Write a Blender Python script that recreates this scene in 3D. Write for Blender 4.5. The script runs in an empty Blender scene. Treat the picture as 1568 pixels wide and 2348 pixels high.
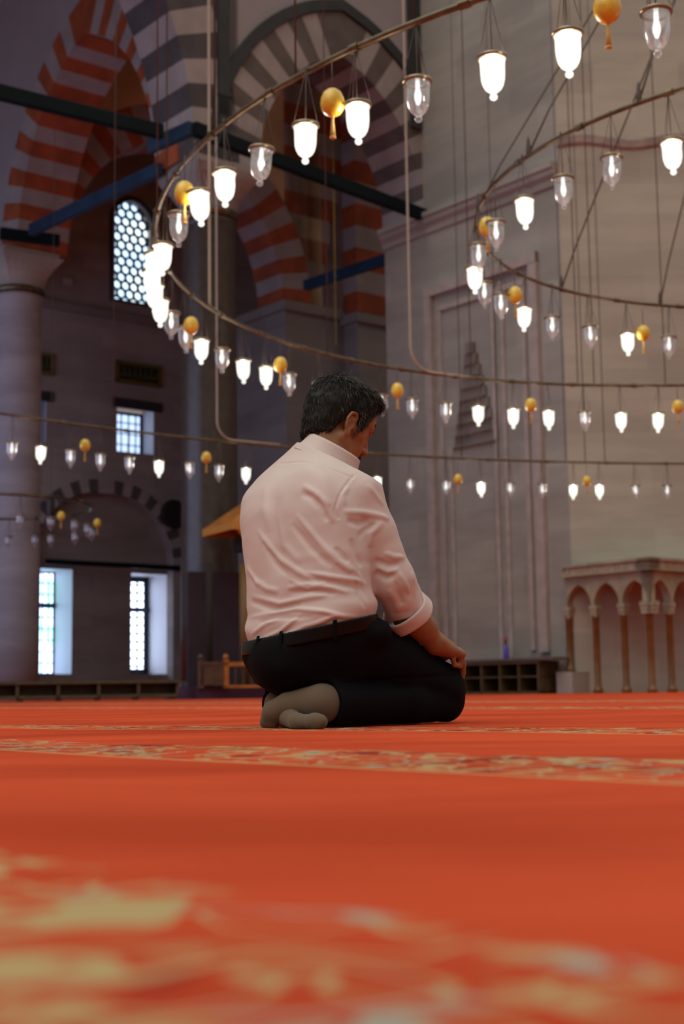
import bpy, math, random
import numpy as np
import openvdb
from mathutils import Vector, Matrix
random.seed(7); rng=np.random.default_rng(7)
scene=bpy.context.scene; COL=scene.collection
PI=math.pi
# ------------------------------------------------------------------ camera numbers (also used to measure the place)
W,H=1568,2348; FPX=3270.; YH=1585.6; RHO=.0144; CH=.095
_th=math.atan((YH-H/2)/FPX)
_fwd=np.array([0,math.cos(_th),math.sin(_th)]); _r0=np.array([1.,0,0]); _u0=np.array([0,-math.sin(_th),math.cos(_th)])
_up=math.cos(RHO)*_u0+math.sin(RHO)*_r0; _rt=math.cos(RHO)*_r0-math.sin(RHO)*_u0
CAM=np.array([0,0,CH])
def ray(px,py): return _fwd+_rt*(px-W/2)/FPX+_up*(H/2-py)/FPX
def P(px,py,Y):
    d=ray(px,py); return CAM+d*(Y/d[1])
def PZ(px,py,z):
    d=ray(px,py); return CAM+d*((z-CH)/d[2])
def PP(px,py,o,n):          # sight line meets the plane through o with normal n
    d=ray(px,py); o=np.asarray(o,float); n=np.asarray(n,float)
    return CAM+d*(((o-CAM)@n)/(d@n))
# building grid: a runs back-left, b runs back-right
A3=np.array([-.63,.777,0.]); A3/=np.linalg.norm(A3); B3=np.array([A3[1],-A3[0],0.]); Z3=np.array([0,0,1.])
M0=np.array([-2.75,26.35,0.])
def G(i,j,z=0.): return M0+i*A3+j*B3+z*Z3
# ------------------------------------------------------------------ object helpers
def tag(o,label=None,cat=None,group=None,kind=None):
    if label: o['label']=label
    if cat: o['category']=cat
    if group: o['group']=group
    if kind: o['kind']=kind
    return o
def empty(name,loc,label=None,cat=None,group=None,kind=None):
    o=bpy.data.objects.new(name,None); COL.objects.link(o); o.location=loc; o.empty_display_size=.1
    return tag(o,label,cat,group,kind)
def link_mesh(name,me,mats,parent=None,loc=None):
    for m in (mats if isinstance(mats,(list,tuple)) else [mats]): me.materials.append(m)
    o=bpy.data.objects.new(name,me); COL.objects.link(o)
    if loc is not None: o.location=loc
    if parent is not None: o.parent=parent
    return o
def copy_tree(o,parent=None):
    c=o.copy(); COL.objects.link(c); c.parent=parent
    for ch in o.children: copy_tree(ch,c)
    return c
class MB:
    def __init__(s): s.v=[]; s.f=[]; s.m=[]
    def add(s,vs,fs,mi=0):
        k=len(s.v); s.v+= [tuple(float(c) for c in p) for p in vs]
        s.f+=[tuple(k+i for i in f) for f in fs]; s.m+=[mi]*len(fs); return s
    def quad(s,a,b,c,d,mi=0): return s.add([a,b,c,d],[(0,1,2,3)],mi)
    def poly(s,ps,mi=0): return s.add(ps,[tuple(range(len(ps)))],mi)
    def box(s,o,ux,uy,uz,mi=0):   # o corner, three edge vectors
        o,ux,uy,uz=[np.asarray(q,float) for q in (o,ux,uy,uz)]
        c=[o,o+ux,o+ux+uy,o+uy,o+uz,o+ux+uz,o+ux+uy+uz,o+uy+uz]
        return s.add(c,[(0,3,2,1),(4,5,6,7),(0,1,5,4),(1,2,6,5),(2,3,7,6),(3,0,4,7)],mi)
    def tube(s,pts,r,n=8,mi=0,close=False,caps=True):
        pts=[np.asarray(p,float) for p in pts]; N=len(pts); rs=r if isinstance(r,(list,tuple,np.ndarray)) else [r]*N
        vs=[];prev=None
        for k,p in enumerate(pts):
            if close: t=pts[(k+1)%N]-pts[k-1]
            else: t=pts[min(k+1,N-1)]-pts[max(k-1,0)]
            t=t/(np.linalg.norm(t)+1e-12)
            if prev is None:
                h=Z3 if abs(t[2])<.9 else np.array([1.,0,0])
                u=np.cross(t,h); u/=np.linalg.norm(u)
            else:
                u=prev-t*(prev@t); u/=np.linalg.norm(u)
            prev=u; w=np.cross(t,u)
            for q in range(n):
                a=2*PI*q/n; vs.append(p+rs[k]*(math.cos(a)*u+math.sin(a)*w))
        fs=[]
        for k in range(N if close else N-1):
            k2=(k+1)%N
            for q in range(n):
                q2=(q+1)%n; fs.append((k*n+q,k*n+q2,k2*n+q2,k2*n+q))
        if caps and not close:
            fs.append(tuple(range(n))[::-1]); fs.append(tuple((N-1)*n+q for q in range(n)))
        return s.add(vs,fs,mi)
    def lathe(s,prof,n=24,c=(0,0,0),mi=0,closed=False,twist=None):
        c=np.asarray(c,float); vs=[];fs=[]
        for k,(r,z) in enumerate(prof):
            for q in range(n):
                a=2*PI*q/n; rr=r*(twist(a,k,z) if twist else 1.)
                vs.append(c+np.array([rr*math.cos(a),rr*math.sin(a),z]))
        K=len(prof)
        for k in range(K if closed else K-1):
            k2=(k+1)%K
            for q in range(n):
                q2=(q+1)%n; fs.append((k*n+q,k*n+q2,k2*n+q2,k2*n+q))
        if not closed:
            if prof[0][0]>1e-5: fs.append(tuple(range(n))[::-1])
            if prof[-1][0]>1e-5: fs.append(tuple((K-1)*n+q for q in range(n)))
        return s.add(vs,fs,mi)
    def build(s,name,mats,parent=None,origin=(0,0,0),smooth=False,loc=None,bevel=0):
        o0=np.asarray(origin,float)
        me=bpy.data.meshes.new(name); V=np.array(s.v)-o0
        me.from_pydata([tuple(p) for p in V],[],s.f)
        me.polygons.foreach_set('material_index',s.m)
        uv=me.uv_layers.new(name='UVMap'); me.update()
        co=np.array(s.v); data=np.zeros((len(me.loops),2))
        for p in me.polygons:
            nn=p.normal
            if abs(nn.z)>.8: u=B3[:2]; w=A3[:2]
            else:
                t=np.array([-nn.y,nn.x]); t/=np.linalg.norm(t)+1e-9
            for li in p.loop_indices:
                q=co[me.loops[li].vertex_index]
                data[li]=(q[:2]@u,q[:2]@w) if abs(nn.z)>.8 else (q[:2]@t,q[2])
        uv.data.foreach_set('uv',data.ravel())
        if smooth: me.polygons.foreach_set('use_smooth',[True]*len(me.polygons))
        ob=link_mesh(name,me,mats,parent,loc if loc is not None else (tuple(o0) if parent is None else None))
        if bevel:
            md=ob.modifiers.new('b','BEVEL'); md.width=bevel; md.segments=2; md.limit_method='ANGLE'
        return ob
# ------------------------------------------------------------------ materials
def new_mat(name):
    m=bpy.data.materials.new(name); m.use_nodes=True; nt=m.node_tree
    for n in list(nt.nodes): nt.nodes.remove(n)
    out=nt.nodes.new('ShaderNodeOutputMaterial'); return m,nt,out
class NT:
    def __init__(s,nt): s.nt=nt
    def n(s,t,**kw):
        nd=s.nt.nodes.new('ShaderNode'+t)
        for k,v in kw.items():
            if k.startswith('i_'):
                key=k[2:].replace('_',' '); nd.inputs[key].default_value=v
            else: setattr(nd,k,v)
        return nd
    def l(s,a,b): s.nt.links.new(a,b)
    def math(s,op,a,b=None,c=None,clamp=False):
        nd=s.nt.nodes.new('ShaderNodeMath'); nd.operation=op; nd.use_clamp=clamp
        for k,x in enumerate((a,b,c)):
            if x is None: continue
            if isinstance(x,(int,float)): nd.inputs[k].default_value=x
            else: s.l(x,nd.inputs[k])
        return nd.outputs[0]
    def mix(s,fac,a,b,mode='MIX'):
        nd=s.nt.nodes.new('ShaderNodeMix'); nd.data_type='RGBA'; nd.blend_type=mode
        for k,x in ((0,fac),(6,a),(7,b)):
            if isinstance(x,(int,float)): nd.inputs[k].default_value=x
            elif isinstance(x,tuple): nd.inputs[k].default_value=(*x[:3],1)
            else: s.l(x,nd.inputs[k])
        return nd.outputs[2]
    def ramp(s,x,lo,hi):
        nd=s.nt.nodes.new('ShaderNodeMapRange'); nd.interpolation_type='SMOOTHSTEP'
        s.l(x,nd.inputs[0]); nd.inputs[1].default_value=lo; nd.inputs[2].default_value=hi
        return nd.outputs[0]
def pbr(name,col,rough=.6,metal=0.,var=.0,vscale=4.,vcol=None,bump=0.,bscale=60.,spec=.5,sheen=0.,coat=0.,coord='Object'):
    m,nt,out=new_mat(name); t=NT(nt)
    b=t.n('BsdfPrincipled'); b.inputs['Roughness'].default_value=rough; b.inputs['Metallic'].default_value=metal
    b.inputs['Specular IOR Level'].default_value=spec; b.inputs['Sheen Weight'].default_value=sheen; b.inputs['Coat Weight'].default_value=coat
    tc=t.n('TexCoord')
    if var>0 or vcol:
        no=t.n('TexNoise',i_Scale=vscale,i_Detail=5.); t.l(tc.outputs[coord],no.inputs['Vector'])
        v2=vcol if vcol else tuple(c*(1-var) for c in col)
        f=t.ramp(no.outputs['Fac'],.35,.65)
        t.l(t.mix(f,col,v2),b.inputs['Base Color'])
    else: b.inputs['Base Color'].default_value=(*col,1)
    if bump>0:
        no=t.n('TexNoise',i_Scale=bscale,i_Detail=4.); t.l(tc.outputs[coord],no.inputs['Vector'])
        bp=t.n('Bump'); bp.inputs['Strength'].default_value=bump; bp.inputs['Distance'].default_value=.01
        t.l(no.outputs['Fac'],bp.inputs['Height']); t.l(bp.outputs[0],b.inputs['Normal'])
    t.l(b.outputs[0],out.inputs[0]); return m
def stone(name,c1,c2,bw=1.1,bh=.42,joint=.75,vs=.8,rough=.75):
    m,nt,out=new_mat(name); t=NT(nt); b=t.n('BsdfPrincipled'); b.inputs['Roughness'].default_value=rough; b.inputs['Specular IOR Level'].default_value=.3
    tc=t.n('TexCoord')
    br=t.n('TexBrick'); t.l(tc.outputs['UV'],br.inputs['Vector'])
    br.inputs['Scale'].default_value=1.; br.inputs['Brick Width'].default_value=bw; br.inputs['Row Height'].default_value=bh
    br.inputs['Mortar Size'].default_value=.008; br.inputs['Mortar Smooth'].default_value=.3
    br.inputs['Color1'].default_value=(1,1,1,1); br.inputs['Color2'].default_value=(.86,.84,.86,1); br.inputs['Mortar'].default_value=(joint,joint,joint,1)
    mp=t.n('Mapping'); mp.inputs['Scale'].default_value=(.35,.35,1.6); t.l(tc.outputs['Object'],mp.inputs['Vector'])
    no=t.n('TexNoise',i_Scale=vs,i_Detail=7.,i_Roughness=.6); t.l(mp.outputs[0],no.inputs['Vector'])
    base=t.mix(t.ramp(no.outputs['Fac'],.34,.66),c1,c2)
    t.l(t.mix(1.,base,br.outputs['Color'],'MULTIPLY'),b.inputs['Base Color'])
    bp=t.n('Bump'); bp.inputs['Strength'].default_value=.3; bp.inputs['Distance'].default_value=.02
    t.l(no.outputs['Fac'],bp.inputs['Height']); t.l(bp.outputs[0],b.inputs['Normal'])
    t.l(b.outputs[0],out.inputs[0]); return m
def emis(name,col,s,tex=None):
    m,nt,out=new_mat(name); t=NT(nt); e=t.n('Emission'); e.inputs[0].default_value=(*col,1); e.inputs[1].default_value=s
    if tex:
        tc=t.n('TexCoord'); no=t.n('TexNoise',i_Scale=tex[0],i_Detail=3.); t.l(tc.outputs['Object'],no.inputs['Vector'])
        t.l(t.mix(t.ramp(no.outputs['Fac'],.4,.6),col,tex[1]),e.inputs[0])
    t.l(e.outputs[0],out.inputs[0]); return m
MARBLE=stone('grey_marble',(.315,.30,.275),(.245,.235,.22),1.3,.55,.82)
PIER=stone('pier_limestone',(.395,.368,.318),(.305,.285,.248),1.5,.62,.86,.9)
WALLM=stone('far_wall_stone',(.42,.395,.37),(.33,.305,.29),1.2,.45,.8)
PLASTER=pbr('lilac_plaster',(.33,.30,.31),.85,var=.12,vscale=.5)
GOLDPL=pbr('ochre_plaster',(.66,.53,.29),.85,var=.25,vscale=.5)
WHITEST=pbr('pale_voussoir',(.34,.30,.29),.75,var=.15,vscale=2.)
GREYST=pbr('slate_voussoir',(.075,.065,.07),.75,var=.25,vscale=2.)
BROWNST=pbr('brown_voussoir',(.12,.095,.085),.75,var=.25,vscale=2.)
REDST=pbr('red_voussoir',(.36,.078,.022),.75,var=.3,vscale=2.)
SLATE=pbr('slate_moulding',(.030,.034,.034),.7,var=.2)
BEAMB=pbr('blue_painted_iron',(.014,.042,.085),.5,var=.3,vscale=1.5,spec=.3)
BEAM=pbr('blue_green_painted_iron',(.004,.010,.013),.6,var=.3,vscale=1.5,spec=.12)
GRANITE=pbr('brown_granite',(.055,.038,.026),.35,var=.3,vscale=6.,spec=.6)
BRASS=pbr('aged_brass',(.17,.14,.085),.32,metal=.8,var=.35,vscale=9.)
BRASSL=pbr('lamp_brass',(.29,.25,.17),.3,metal=.8)
WIRE=pbr('dark_wire',(.09,.07,.06),.6,metal=.3)
PIPE=pbr('beige_conduit',(.42,.36,.30),.5)
WOODD=pbr('dark_walnut',(.10,.05,.025),.5,var=.35,vscale=7.)
WOODO=pbr('olive_wood',(.10,.072,.03),.5,var=.3,vscale=7.)
WOODR=pbr('orange_wood',(.48,.16,.02),.5,var=.3,vscale=5.)
PURPLE=pbr('plum_cloth',(.07,.03,.06),.9)
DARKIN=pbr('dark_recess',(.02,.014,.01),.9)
BLACKM=pbr('black_metal',(.012,.012,.012),.5)
# ------------------------------------------------------------------ the setting
NZ=13.0         # far wall, steps back along the grid
def arch_curve(hw,rise,R_extra,n):
    e=(rise*rise-hw*hw)/(2*hw); R=hw+e
    aend=math.acos(e/R); pts=[]
    for side in (-1,1):
        row=[]
        for k in range(n+1):
            a=aend*k/n
            Ro=R+R_extra
            x=Ro*math.cos(a)-e; z=Ro*math.sin(a)
            if R_extra>0 and k==n: x=0; z=math.sqrt(Ro*Ro-e*e)
            row.append((side*max(x,0),z))
        pts.append(row)
    return pts[0],pts[1]
def arch_wall(name,O,d,nb,T,s0,s1,sc,hw,zs,rise,zt,rt,n,mats,proud=.03,sides=(0,1),zbL=None):
    """mats: wall, stone 1, stone 2, wall behind. O point at z=0, d along the wall, nb through its thickness"""
    mb=MB(); O=np.asarray(O,float)
    W_=lambda s,z,t: O+s*d+z*Z3+t*nb
    for side in sides:
        ci=arch_curve(hw,rise,0,n)[side]; co=arch_curve(hw,rise,rt,n)[side]
        for k in range(n):
            m=1+(k%2)
            (xi,zi),(xj,zj)=ci[k],ci[k+1]; (xo,zo),(xp,zp)=co[k],co[k+1]
            mb.quad(W_(sc+xi,zs+zi,-proud),W_(sc+xj,zs+zj,-proud),W_(sc+xp,zs+zp,-proud),W_(sc+xo,zs+zo,-proud),m)
            mb.quad(W_(sc+xi,zs+zi,T+proud),W_(sc+xo,zs+zo,T+proud),W_(sc+xp,zs+zp,T+proud),W_(sc+xj,zs+zj,T+proud),m)
            mb.quad(W_(sc+xi,zs+zi,-proud),W_(sc+xi,zs+zi,T+proud),W_(sc+xj,zs+zj,T+proud),W_(sc+xj,zs+zj,-proud),m)
            mb.quad(W_(sc+xo,zs+zo,-proud),W_(sc+xp,zs+zp,-proud),W_(sc+xp,zs+zp,.01),W_(sc+xo,zs+zo,.01),m)
            for tt in (0,T):
                mb.quad(W_(sc+xo,zs+zo,tt),W_(sc+xp,zs+zp,tt),W_(sc+xp,zt,tt),W_(sc+xo,zt,tt),0)
        xe=co[0][0]+sc; xw=s0 if side==0 else s1
        for tt in (0,T):
            mb.quad(W_(xe,zs,tt),W_(xe,zt,tt),W_(xw,zt,tt),W_(xw,zs,tt),0)
        mb.quad(W_(xe,zs,0),W_(xw,zs,0),W_(xw,zs,T),W_(xe,zs,T),0)
        mb.quad(W_(sc+ci[0][0],zs,-proud),W_(xe,zs,-proud),W_(xe,zs,T+proud),W_(sc+ci[0][0],zs,T+proud),1)
        mb.quad(W_(xw,zs,0),W_(xw,zt,0),W_(xw,zt,T),W_(xw,zs,T),0)
    mb.quad(W_(s0,zt,0),W_(s1,zt,0),W_(s1,zt,T),W_(s0,zt,T),0)
    o=mb.build(name,mats); return tag(o,kind='structure')
ZS=10.4; TW=1.3
# middle arcade, plane along b through the granite column
arch_wall('wall_middle',G(0,0),B3,A3,TW,.0,5.95,3.71,2.21,ZS,3.0,17.,.95,12,[PLASTER,WHITEST,BROWNST])
arch_wall('wall_left_near',G(0,0),B3,A3,TW,-6.,0.,-5.0,5.0,ZS,6.5,17.,1.05,19,[PLASTER,GREYST,WHITEST],sides=(1,))
# keep the near arch stones from running past the middle arch: the block over the column
# transverse red and white arch from the column to the left column
arch_wall('wall_left',G(0,0),A3,B3,1.25,1.32,13.,4.4,3.04,ZS,4.1,17.,.85,15,[PLASTER,REDST,WHITEST])
# second transverse row: red and white arch from the left column to the inner pier
arch_wall('wall_rear',G(7.45,0),B3,A3,1.1,1.26,9.,4.45,3.2,ZS,3.7,17.,.95,14,[GOLDPL,REDST,WHITEST])
# far wall with an arched recess low down, window wells cut through
def fw(px,py,i=NZ): return PP(px,py,G(i,0),A3)
def fj(p): return float((p-M0)@B3)
FO=G(NZ,0)
def FWp(j,z,t=0.): return FO+j*B3+z*Z3+t*A3
ops=[]   # openings (j0,j1,z0,z1)
def opening(px0,py0,px1,py1,i=NZ):
    a=fw(px0,py1,i); b=fw(px1,py0,i); return [fj(a),fj(b),float(a[2]),float(b[2])]
W1=opening(258,470,348,683); W2=opening(268,935,352,1034); W3=opening(94,912,106,1012)
nl=fw(75,1290); nr=fw(397,1290); ap=fw(243,1132)
NJ0,NJ1=fj(nl),fj(nr); NC=(NJ0+NJ1)/2; NHW=(NJ1-NJ0)/2; NZS=3.75; NAP=float(ap[2])
def wall_grid(mb,js,zs,skip,t=0.,mi=0):
    for a in range(len(js)-1):
        for b in range(len(zs)-1):
            jc=(js[a]+js[a+1])/2; zc=(zs[b]+zs[b+1])/2
            if any(o[0]<jc<o[1] and o[2]<zc<o[3] for o in skip): continue
            mb.quad(FWp(js[a],zs[b],t),FWp(js[a+1],zs[b],t),FWp(js[a+1],zs[b+1],t),FWp(js[a],zs[b+1],t),mi)
mb=MB()
zcut=NAP+.62
js=sorted({-12.,24.,W1[0],W1[1],W2[0],W2[1],W3[0],W3[1]}); zs_=sorted({zcut,17.,W1[2],W1[3],W2[2],W2[3],W3[2],W3[3]})
wall_grid(mb,js,zs_,[W1,W2,W3])
RD=.35
# around the recess
RT=.38; nn=13
for side in (0,1):
    ci=arch_curve(NHW,NAP-NZS,0,nn)[side]; co=arch_curve(NHW,NAP-NZS,RT,nn)[side]
    for k in range(nn):
        m=1+(k%2)
        q=lambda c,t: FWp(NC+c[0],NZS+c[1],t)
        mb.quad(q(ci[k],-.03),q(ci[k+1],-.03),q(co[k+1],-.03),q(co[k],-.03),m)
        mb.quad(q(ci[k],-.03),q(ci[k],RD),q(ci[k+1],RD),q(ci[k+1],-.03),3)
        mb.quad(q(co[k],0),q(co[k+1],0),FWp(NC+co[k+1][0],zcut),FWp(NC+co[k][0],zcut),0)
    xe=NC+co[0][0]; xi=NC+ci[0][0]; xw=-12. if side==0 else 24.
    mb.quad(FWp(xe,NZS),FWp(xe,zcut),FWp(xw,zcut),FWp(xw,NZS),0)
    mb.quad(FWp(xi,0),FWp(xi,NZS),FWp(xw,NZS),FWp(xw,0),0)
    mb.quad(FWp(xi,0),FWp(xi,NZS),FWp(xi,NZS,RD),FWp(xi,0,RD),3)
# recess back wall with the two tall windows
IB=NZ+RD
W4=opening(90,1306,166,1546,IB); W5=opening(300,1318,383,1546,IB)
jb=sorted({NJ0-1.,NJ1+1.,W4[0],W4[1],W5[0],W5[1]}); zb=sorted({0.,NAP+.5,W4[2],W4[3],W5[2],W5[3]})
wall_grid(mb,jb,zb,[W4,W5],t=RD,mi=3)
# window wells (deep stone reveals)
def well(o,t0,dp,mi=4):
    j0,j1,z0,z1=o
    for (a,b,c,d) in (((j0,z0),(j0,z1),0,0),((j1,z0),(j1,z1),0,0),((j0,z0),(j1,z0),0,0),((j0,z1),(j1,z1),0,0)):
        mb.quad(FWp(a[0],a[1],t0),FWp(b[0],b[1],t0),FWp(b[0],b[1],t0+dp),FWp(a[0],a[1],t0+dp),mi)
for o in (W2,W3): well(o,0,.7)
well(W1,0,.35)
for o in (W4,W5): well(o,RD,1.1)
REVEAL=pbr('pale_reveal_marble',(.78,.78,.80),.5)
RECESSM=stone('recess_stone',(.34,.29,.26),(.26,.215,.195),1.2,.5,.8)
far=mb.build('wall_back',[WALLM,WALLM,pbr('dark_grey_voussoir',(.10,.09,.09),.8,var=.2),RECESSM,REVEAL]); tag(far,kind='structure')
# string course half way up the far wall
sc0=fw(100,688); zsc=float(sc0[2])
mb=MB(); mb.box(FWp(-12,zsc-.22,-.14),B3*36,A3*.15,Z3*.22); tag(mb.build('trim_1',[MARBLE]),kind='structure')
# aisle ceilings and closing walls
mb=MB()
mb.quad(G(.6,-12,17.),G(.6,24,17.),G(16,24,17.),G(16,-12,17.))
tag(mb.build('ceiling',[GOLDPL]),kind='structure')
mb=MB(); mb.quad(G(0,24,0),G(16,24,0),G(16,24,17),G(0,24,17)); mb.quad(G(0,24,0),G(-8,24,0),G(-8,24,17),G(0,24,17))
tag(mb.build('wall_far_right',[WALLM]),kind='structure')
mb=MB(); mb.quad(G(-8,-12,0),G(16,-12,0),G(16,-12,17),G(-8,-12,17))
tag(mb.build('wall_far_left',[WALLM]),kind='structure')
BLUEG=emis('side_aisle_daylight_glass',(.55,.65,1.),4.)
for k in range(4):
    e=empty('window_%d'%(20+k),(0,0,0),kind='structure'); i0=-3.+k*4.
    mb=MB(); mb.quad(G(i0,-11.9,1.2),G(i0+2.2,-11.9,1.2),G(i0+2.2,-11.9,8.5),G(i0,-11.9,8.5)); mb.build('glass',[BLUEG],e)
    mb=MB()
    for q in range(5): mb.box(G(i0,-11.9,1.2+q*7.3/4-.04),A3*2.2,B3*.08,Z3*.08)
    for q in range(4): mb.box(G(i0+q*2.2/3-.04,-11.9,1.2),A3*.08,B3*.08,Z3*7.3)
    mb.build('bars',[BLACKM],e)
# great pier on the right: face along a, then a broad face square to us
PL=PP(888,900,G(0,5.92),B3); PL[2]=0      # its left rear arris
PR=PP(1300,1000,G(0,5.92),B3); PR[2]=0    # its near arris
PR2=PR+np.array([7.,0,0]); PB=PL+B3*5; CZ=10.25
PU=G(0,5.92)                              # upper storey starts flush with the arcade
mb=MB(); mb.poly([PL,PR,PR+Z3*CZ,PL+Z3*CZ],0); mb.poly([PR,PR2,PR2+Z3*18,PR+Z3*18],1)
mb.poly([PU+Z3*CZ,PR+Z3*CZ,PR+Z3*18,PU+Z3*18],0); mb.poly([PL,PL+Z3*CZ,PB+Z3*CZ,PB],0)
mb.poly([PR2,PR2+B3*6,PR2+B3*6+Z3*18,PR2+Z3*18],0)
PIERLIT=stone('pier_limestone_lit',(.49,.465,.375),(.39,.37,.30),1.7,.62,.86,.9)  # same limestone; brighter, warmer light on this face put into its colour
tag(mb.build('wall_right_pier',[PIER,PIERLIT]),kind='structure')
# cornice round the pier
def course(pts,z0,prof,name,mat):
    mb=MB(); n=len(pts); nr=[]
    for k in range(n):
        d1=pts[min(k+1,n-1)]-pts[max(k,0)] if k<n-1 else pts[k]-pts[k-1]
        d0=pts[k]-pts[k-1] if k>0 else d1
        def outn(d): d=d/np.linalg.norm(d); return np.array([d[1],-d[0],0])
        a,b=outn(d0),outn(d1); m=a+b; m=m/np.linalg.norm(m); nr.append(m/max(.3,m@a))
    for k in range(n-1):
        for q in range(len(prof)-1):
            (o0,h0),(o1,h1)=prof[q],prof[q+1]
            mb.quad(pts[k]+nr[k]*o0+Z3*(z0+h0),pts[k+1]+nr[k+1]*o0+Z3*(z0+h0),pts[k+1]+nr[k+1]*o1+Z3*(z0+h1),pts[k]+nr[k]*o1+Z3*(z0+h1))
    for k in (0,n-1): mb.poly([pts[k]+nr[k]*o_+Z3*(z0+h_) for o_,h_ in prof]+[pts[k]+Z3*(z0+prof[-1][1]),pts[k]+Z3*z0])
    return tag(mb.build(name,[mat]),kind='structure')
cprof=[(0,-.35),(.05,-.33),(.06,-.2),(.14,-.12),(.16,-.02),(.2,.0),(.2,.1),(0,.12)]
course([PL+A3*.02,PR],CZ,cprof,'trim_2',PIER)
# rippled painted course on the near face
zz=float(PP(1400,322,PR,(0,1,0))[2])
mb=MB()
for k in range(60):
    x0=PR[0]+k*.12; f=lambda x: zz+.06*math.sin((x-PR[0])*3.2)
    y=PR[1]
    for (o0,h0,o1,h1) in ((0,-.16,.05,-.1),(.05,-.1,.05,.05),(.05,.05,0,.1)):
        mb.quad((x0,y-o0,f(x0)+h0),(x0+.12,y-o0,f(x0+.12)+h0),(x0+.12,y-o1,f(x0+.12)+h1),(x0,y-o1,f(x0)+h1))
tag(mb.build('trim_3',[pbr('russet_course',(.34,.26,.225),.8,var=.3,vscale=3.)]),kind='structure')
# niche and framed panel on the slanting pier face
nP=B3  # plane normal
def pf(px,py): return PP(px,py,PL,nP)
outp=-B3
def strip_on(mb,pts,w,dep,mi=0):
    for n_,(p,q) in enumerate(zip(pts[:-1],pts[1:])):
        d=(q-p); L=np.linalg.norm(d); d/=L; s=np.cross(d,outp)
        mb.box(p-s*w/2-d*w/2+outp*(-.01),d*(L+w),s*w,outp*(dep+.01+.008*(n_%2)),mi)
mb=MB()
f0=pf(985,672); f1=pf(1225,600); fb0=pf(1000,1500); 
zt_=float(f0[2])
fl=np.array([f0[0],f0[1],0]); tvec=PR-PL; tvec/=np.linalg.norm(tvec)
fr=fl+tvec*float((f1-f0)@tvec)
strip_on(mb,[fl+Z3*.9,fl+Z3*zt_,fr+Z3*zt_,fr+Z3*.9],.22,.1)
il=fl+tvec*.32; ir=fr-tvec*.32
strip_on(mb,[il+Z3*.9,il+Z3*(zt_-.42),ir+Z3*(zt_-.42),ir+Z3*.9],.12,.05)
tag(mb.build('trim_4',[pbr('panel_moulding',(.42,.35,.315),.7,var=.15)]),kind='structure')
# stalactite niche: stepped tiers narrowing to a point, carved sunk shape built as a darker layered relief
mb=MB(); apx=pf(1083,768); 
for k in range(9):
    y0=785+k*26; cx=1083+k*1.5; hwp=8+k*5.2
    a=pf(cx-hwp,y0+26); b=pf(cx+hwp,y0+26); z1=float(pf(cx,y0)[2]); z0=float(pf(cx,y0+26)[2])
    a[2]=z0; b[2]=z0
    L=b-a; L[2]=0
    mb.box(a,L,Z3*(z1-z0-.02),outp*(.10-.008*k))
    nt_=3+k
    for q in range(nt_):
        c=a+L*((q+.5)/nt_); w=np.linalg.norm(L)/nt_*.36; t=L/np.linalg.norm(L)
        mb.add([c-t*w+Z3*.02+outp*.10,c+t*w+Z3*.02+outp*.10,c-Z3*.11+outp*.06,c+outp*.15-Z3*.02],[(0,1,2),(0,3,1),(0,2,3),(1,3,2)])
tag(mb.build('trim_5',[pbr('stalactite_stone',(.23,.19,.17),.8,var=.25,vscale=3.)]),kind='structure')
# engaged round shafts on the pier face either side of the niche
mb=MB()
for px in (1045,1150,1172):
    p=pf(px,1400); p[2]=0; zt2=float(pf(px,1030)[2]) if px==1045 else float(pf(px,640)[2])
    mb.tube([p+outp*.02+Z3*.55,p+outp*.02+Z3*zt2],.06,10)
tag(mb.build('trim_6',[pbr('shaft_stone',(.40,.345,.32),.7,var=.2)]),kind='structure')
# dark mouldings that follow the arches
mb=MB()
def mould(O,d,nb,sc,hw,rise,rt,side,n=16,w=.24):
    c0=arch_curve(hw,rise,rt,n)[side]; c1=arch_curve(hw,rise,rt+w,n)[side]
    for k in range(n):
        q=lambda c,t: O+(sc+c[0])*d+(ZS+c[1])*Z3+t*nb
        a,b,c,e=c0[k],c0[k+1],c1[k+1],c1[k]
        mb.quad(q(a,-.08),q(b,-.08),q(c,-.08),q(e,-.08)); mb.quad(q(a,-.08),q(a,0),q(b,0),q(b,-.08)); mb.quad(q(e,-.08),q(c,-.08),q(c,0),q(e,0))
for sd in (0,1): mould(G(0,0),B3,A3,3.71,2.21,3.0,.97,sd)
x0=.52; mb.box(G(-.1,x0,ZS),B3*.26,A3*.1,Z3*6.6); mb.box(G(-.1,x0-.1,ZS+.9),B3*.42,A3*.06,Z3*.35); mb.box(G(-.12,x0-.08,ZS+1.3),B3*.38,A3*.06,Z3*.12)
mb.box(G(-.1,5.58,ZS+1.9),B3*.3,A3*.1,Z3*4.6)
tag(mb.build('trim_7',[SLATE]),kind='structure')
# iron tie beams
def beam(name,p,q,w=.16,h=.26,mat=None):
    mb=MB(); d=q-p; d[2]=0; s=np.cross(d/np.linalg.norm(d),Z3)
    mb.box(p-s*w/2-Z3*h/2,q-p,s*w,Z3*h); return tag(mb.build(name,[mat or BEAM],bevel=.015),kind='structure')
ZB=ZS-.05
def at_z(px,py): return PZ(px,py,ZB)
pA=at_z(0,212); pB=at_z(372,303)
beam('trim_8',pA+(pA-pB)*.4,pB)
beam('trim_9',at_z(445,300)+np.array([0,-.1,0]),G(0,6.0,ZB)+np.array([0,-.1,0]))
beam('trim_10',at_z(447,299)+np.array([-.05,-.1,0]),at_z(352,341)+np.array([-.05,-.1,0]),mat=BEAMB)
beam('trim_11',at_z(366,388),at_z(72,528),mat=BEAMB)
beam('trim_12',at_z(700,655),at_z(900,590),mat=BEAMB)
q=at_z(136,552); beam('trim_13',at_z(0,535),q)
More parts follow.
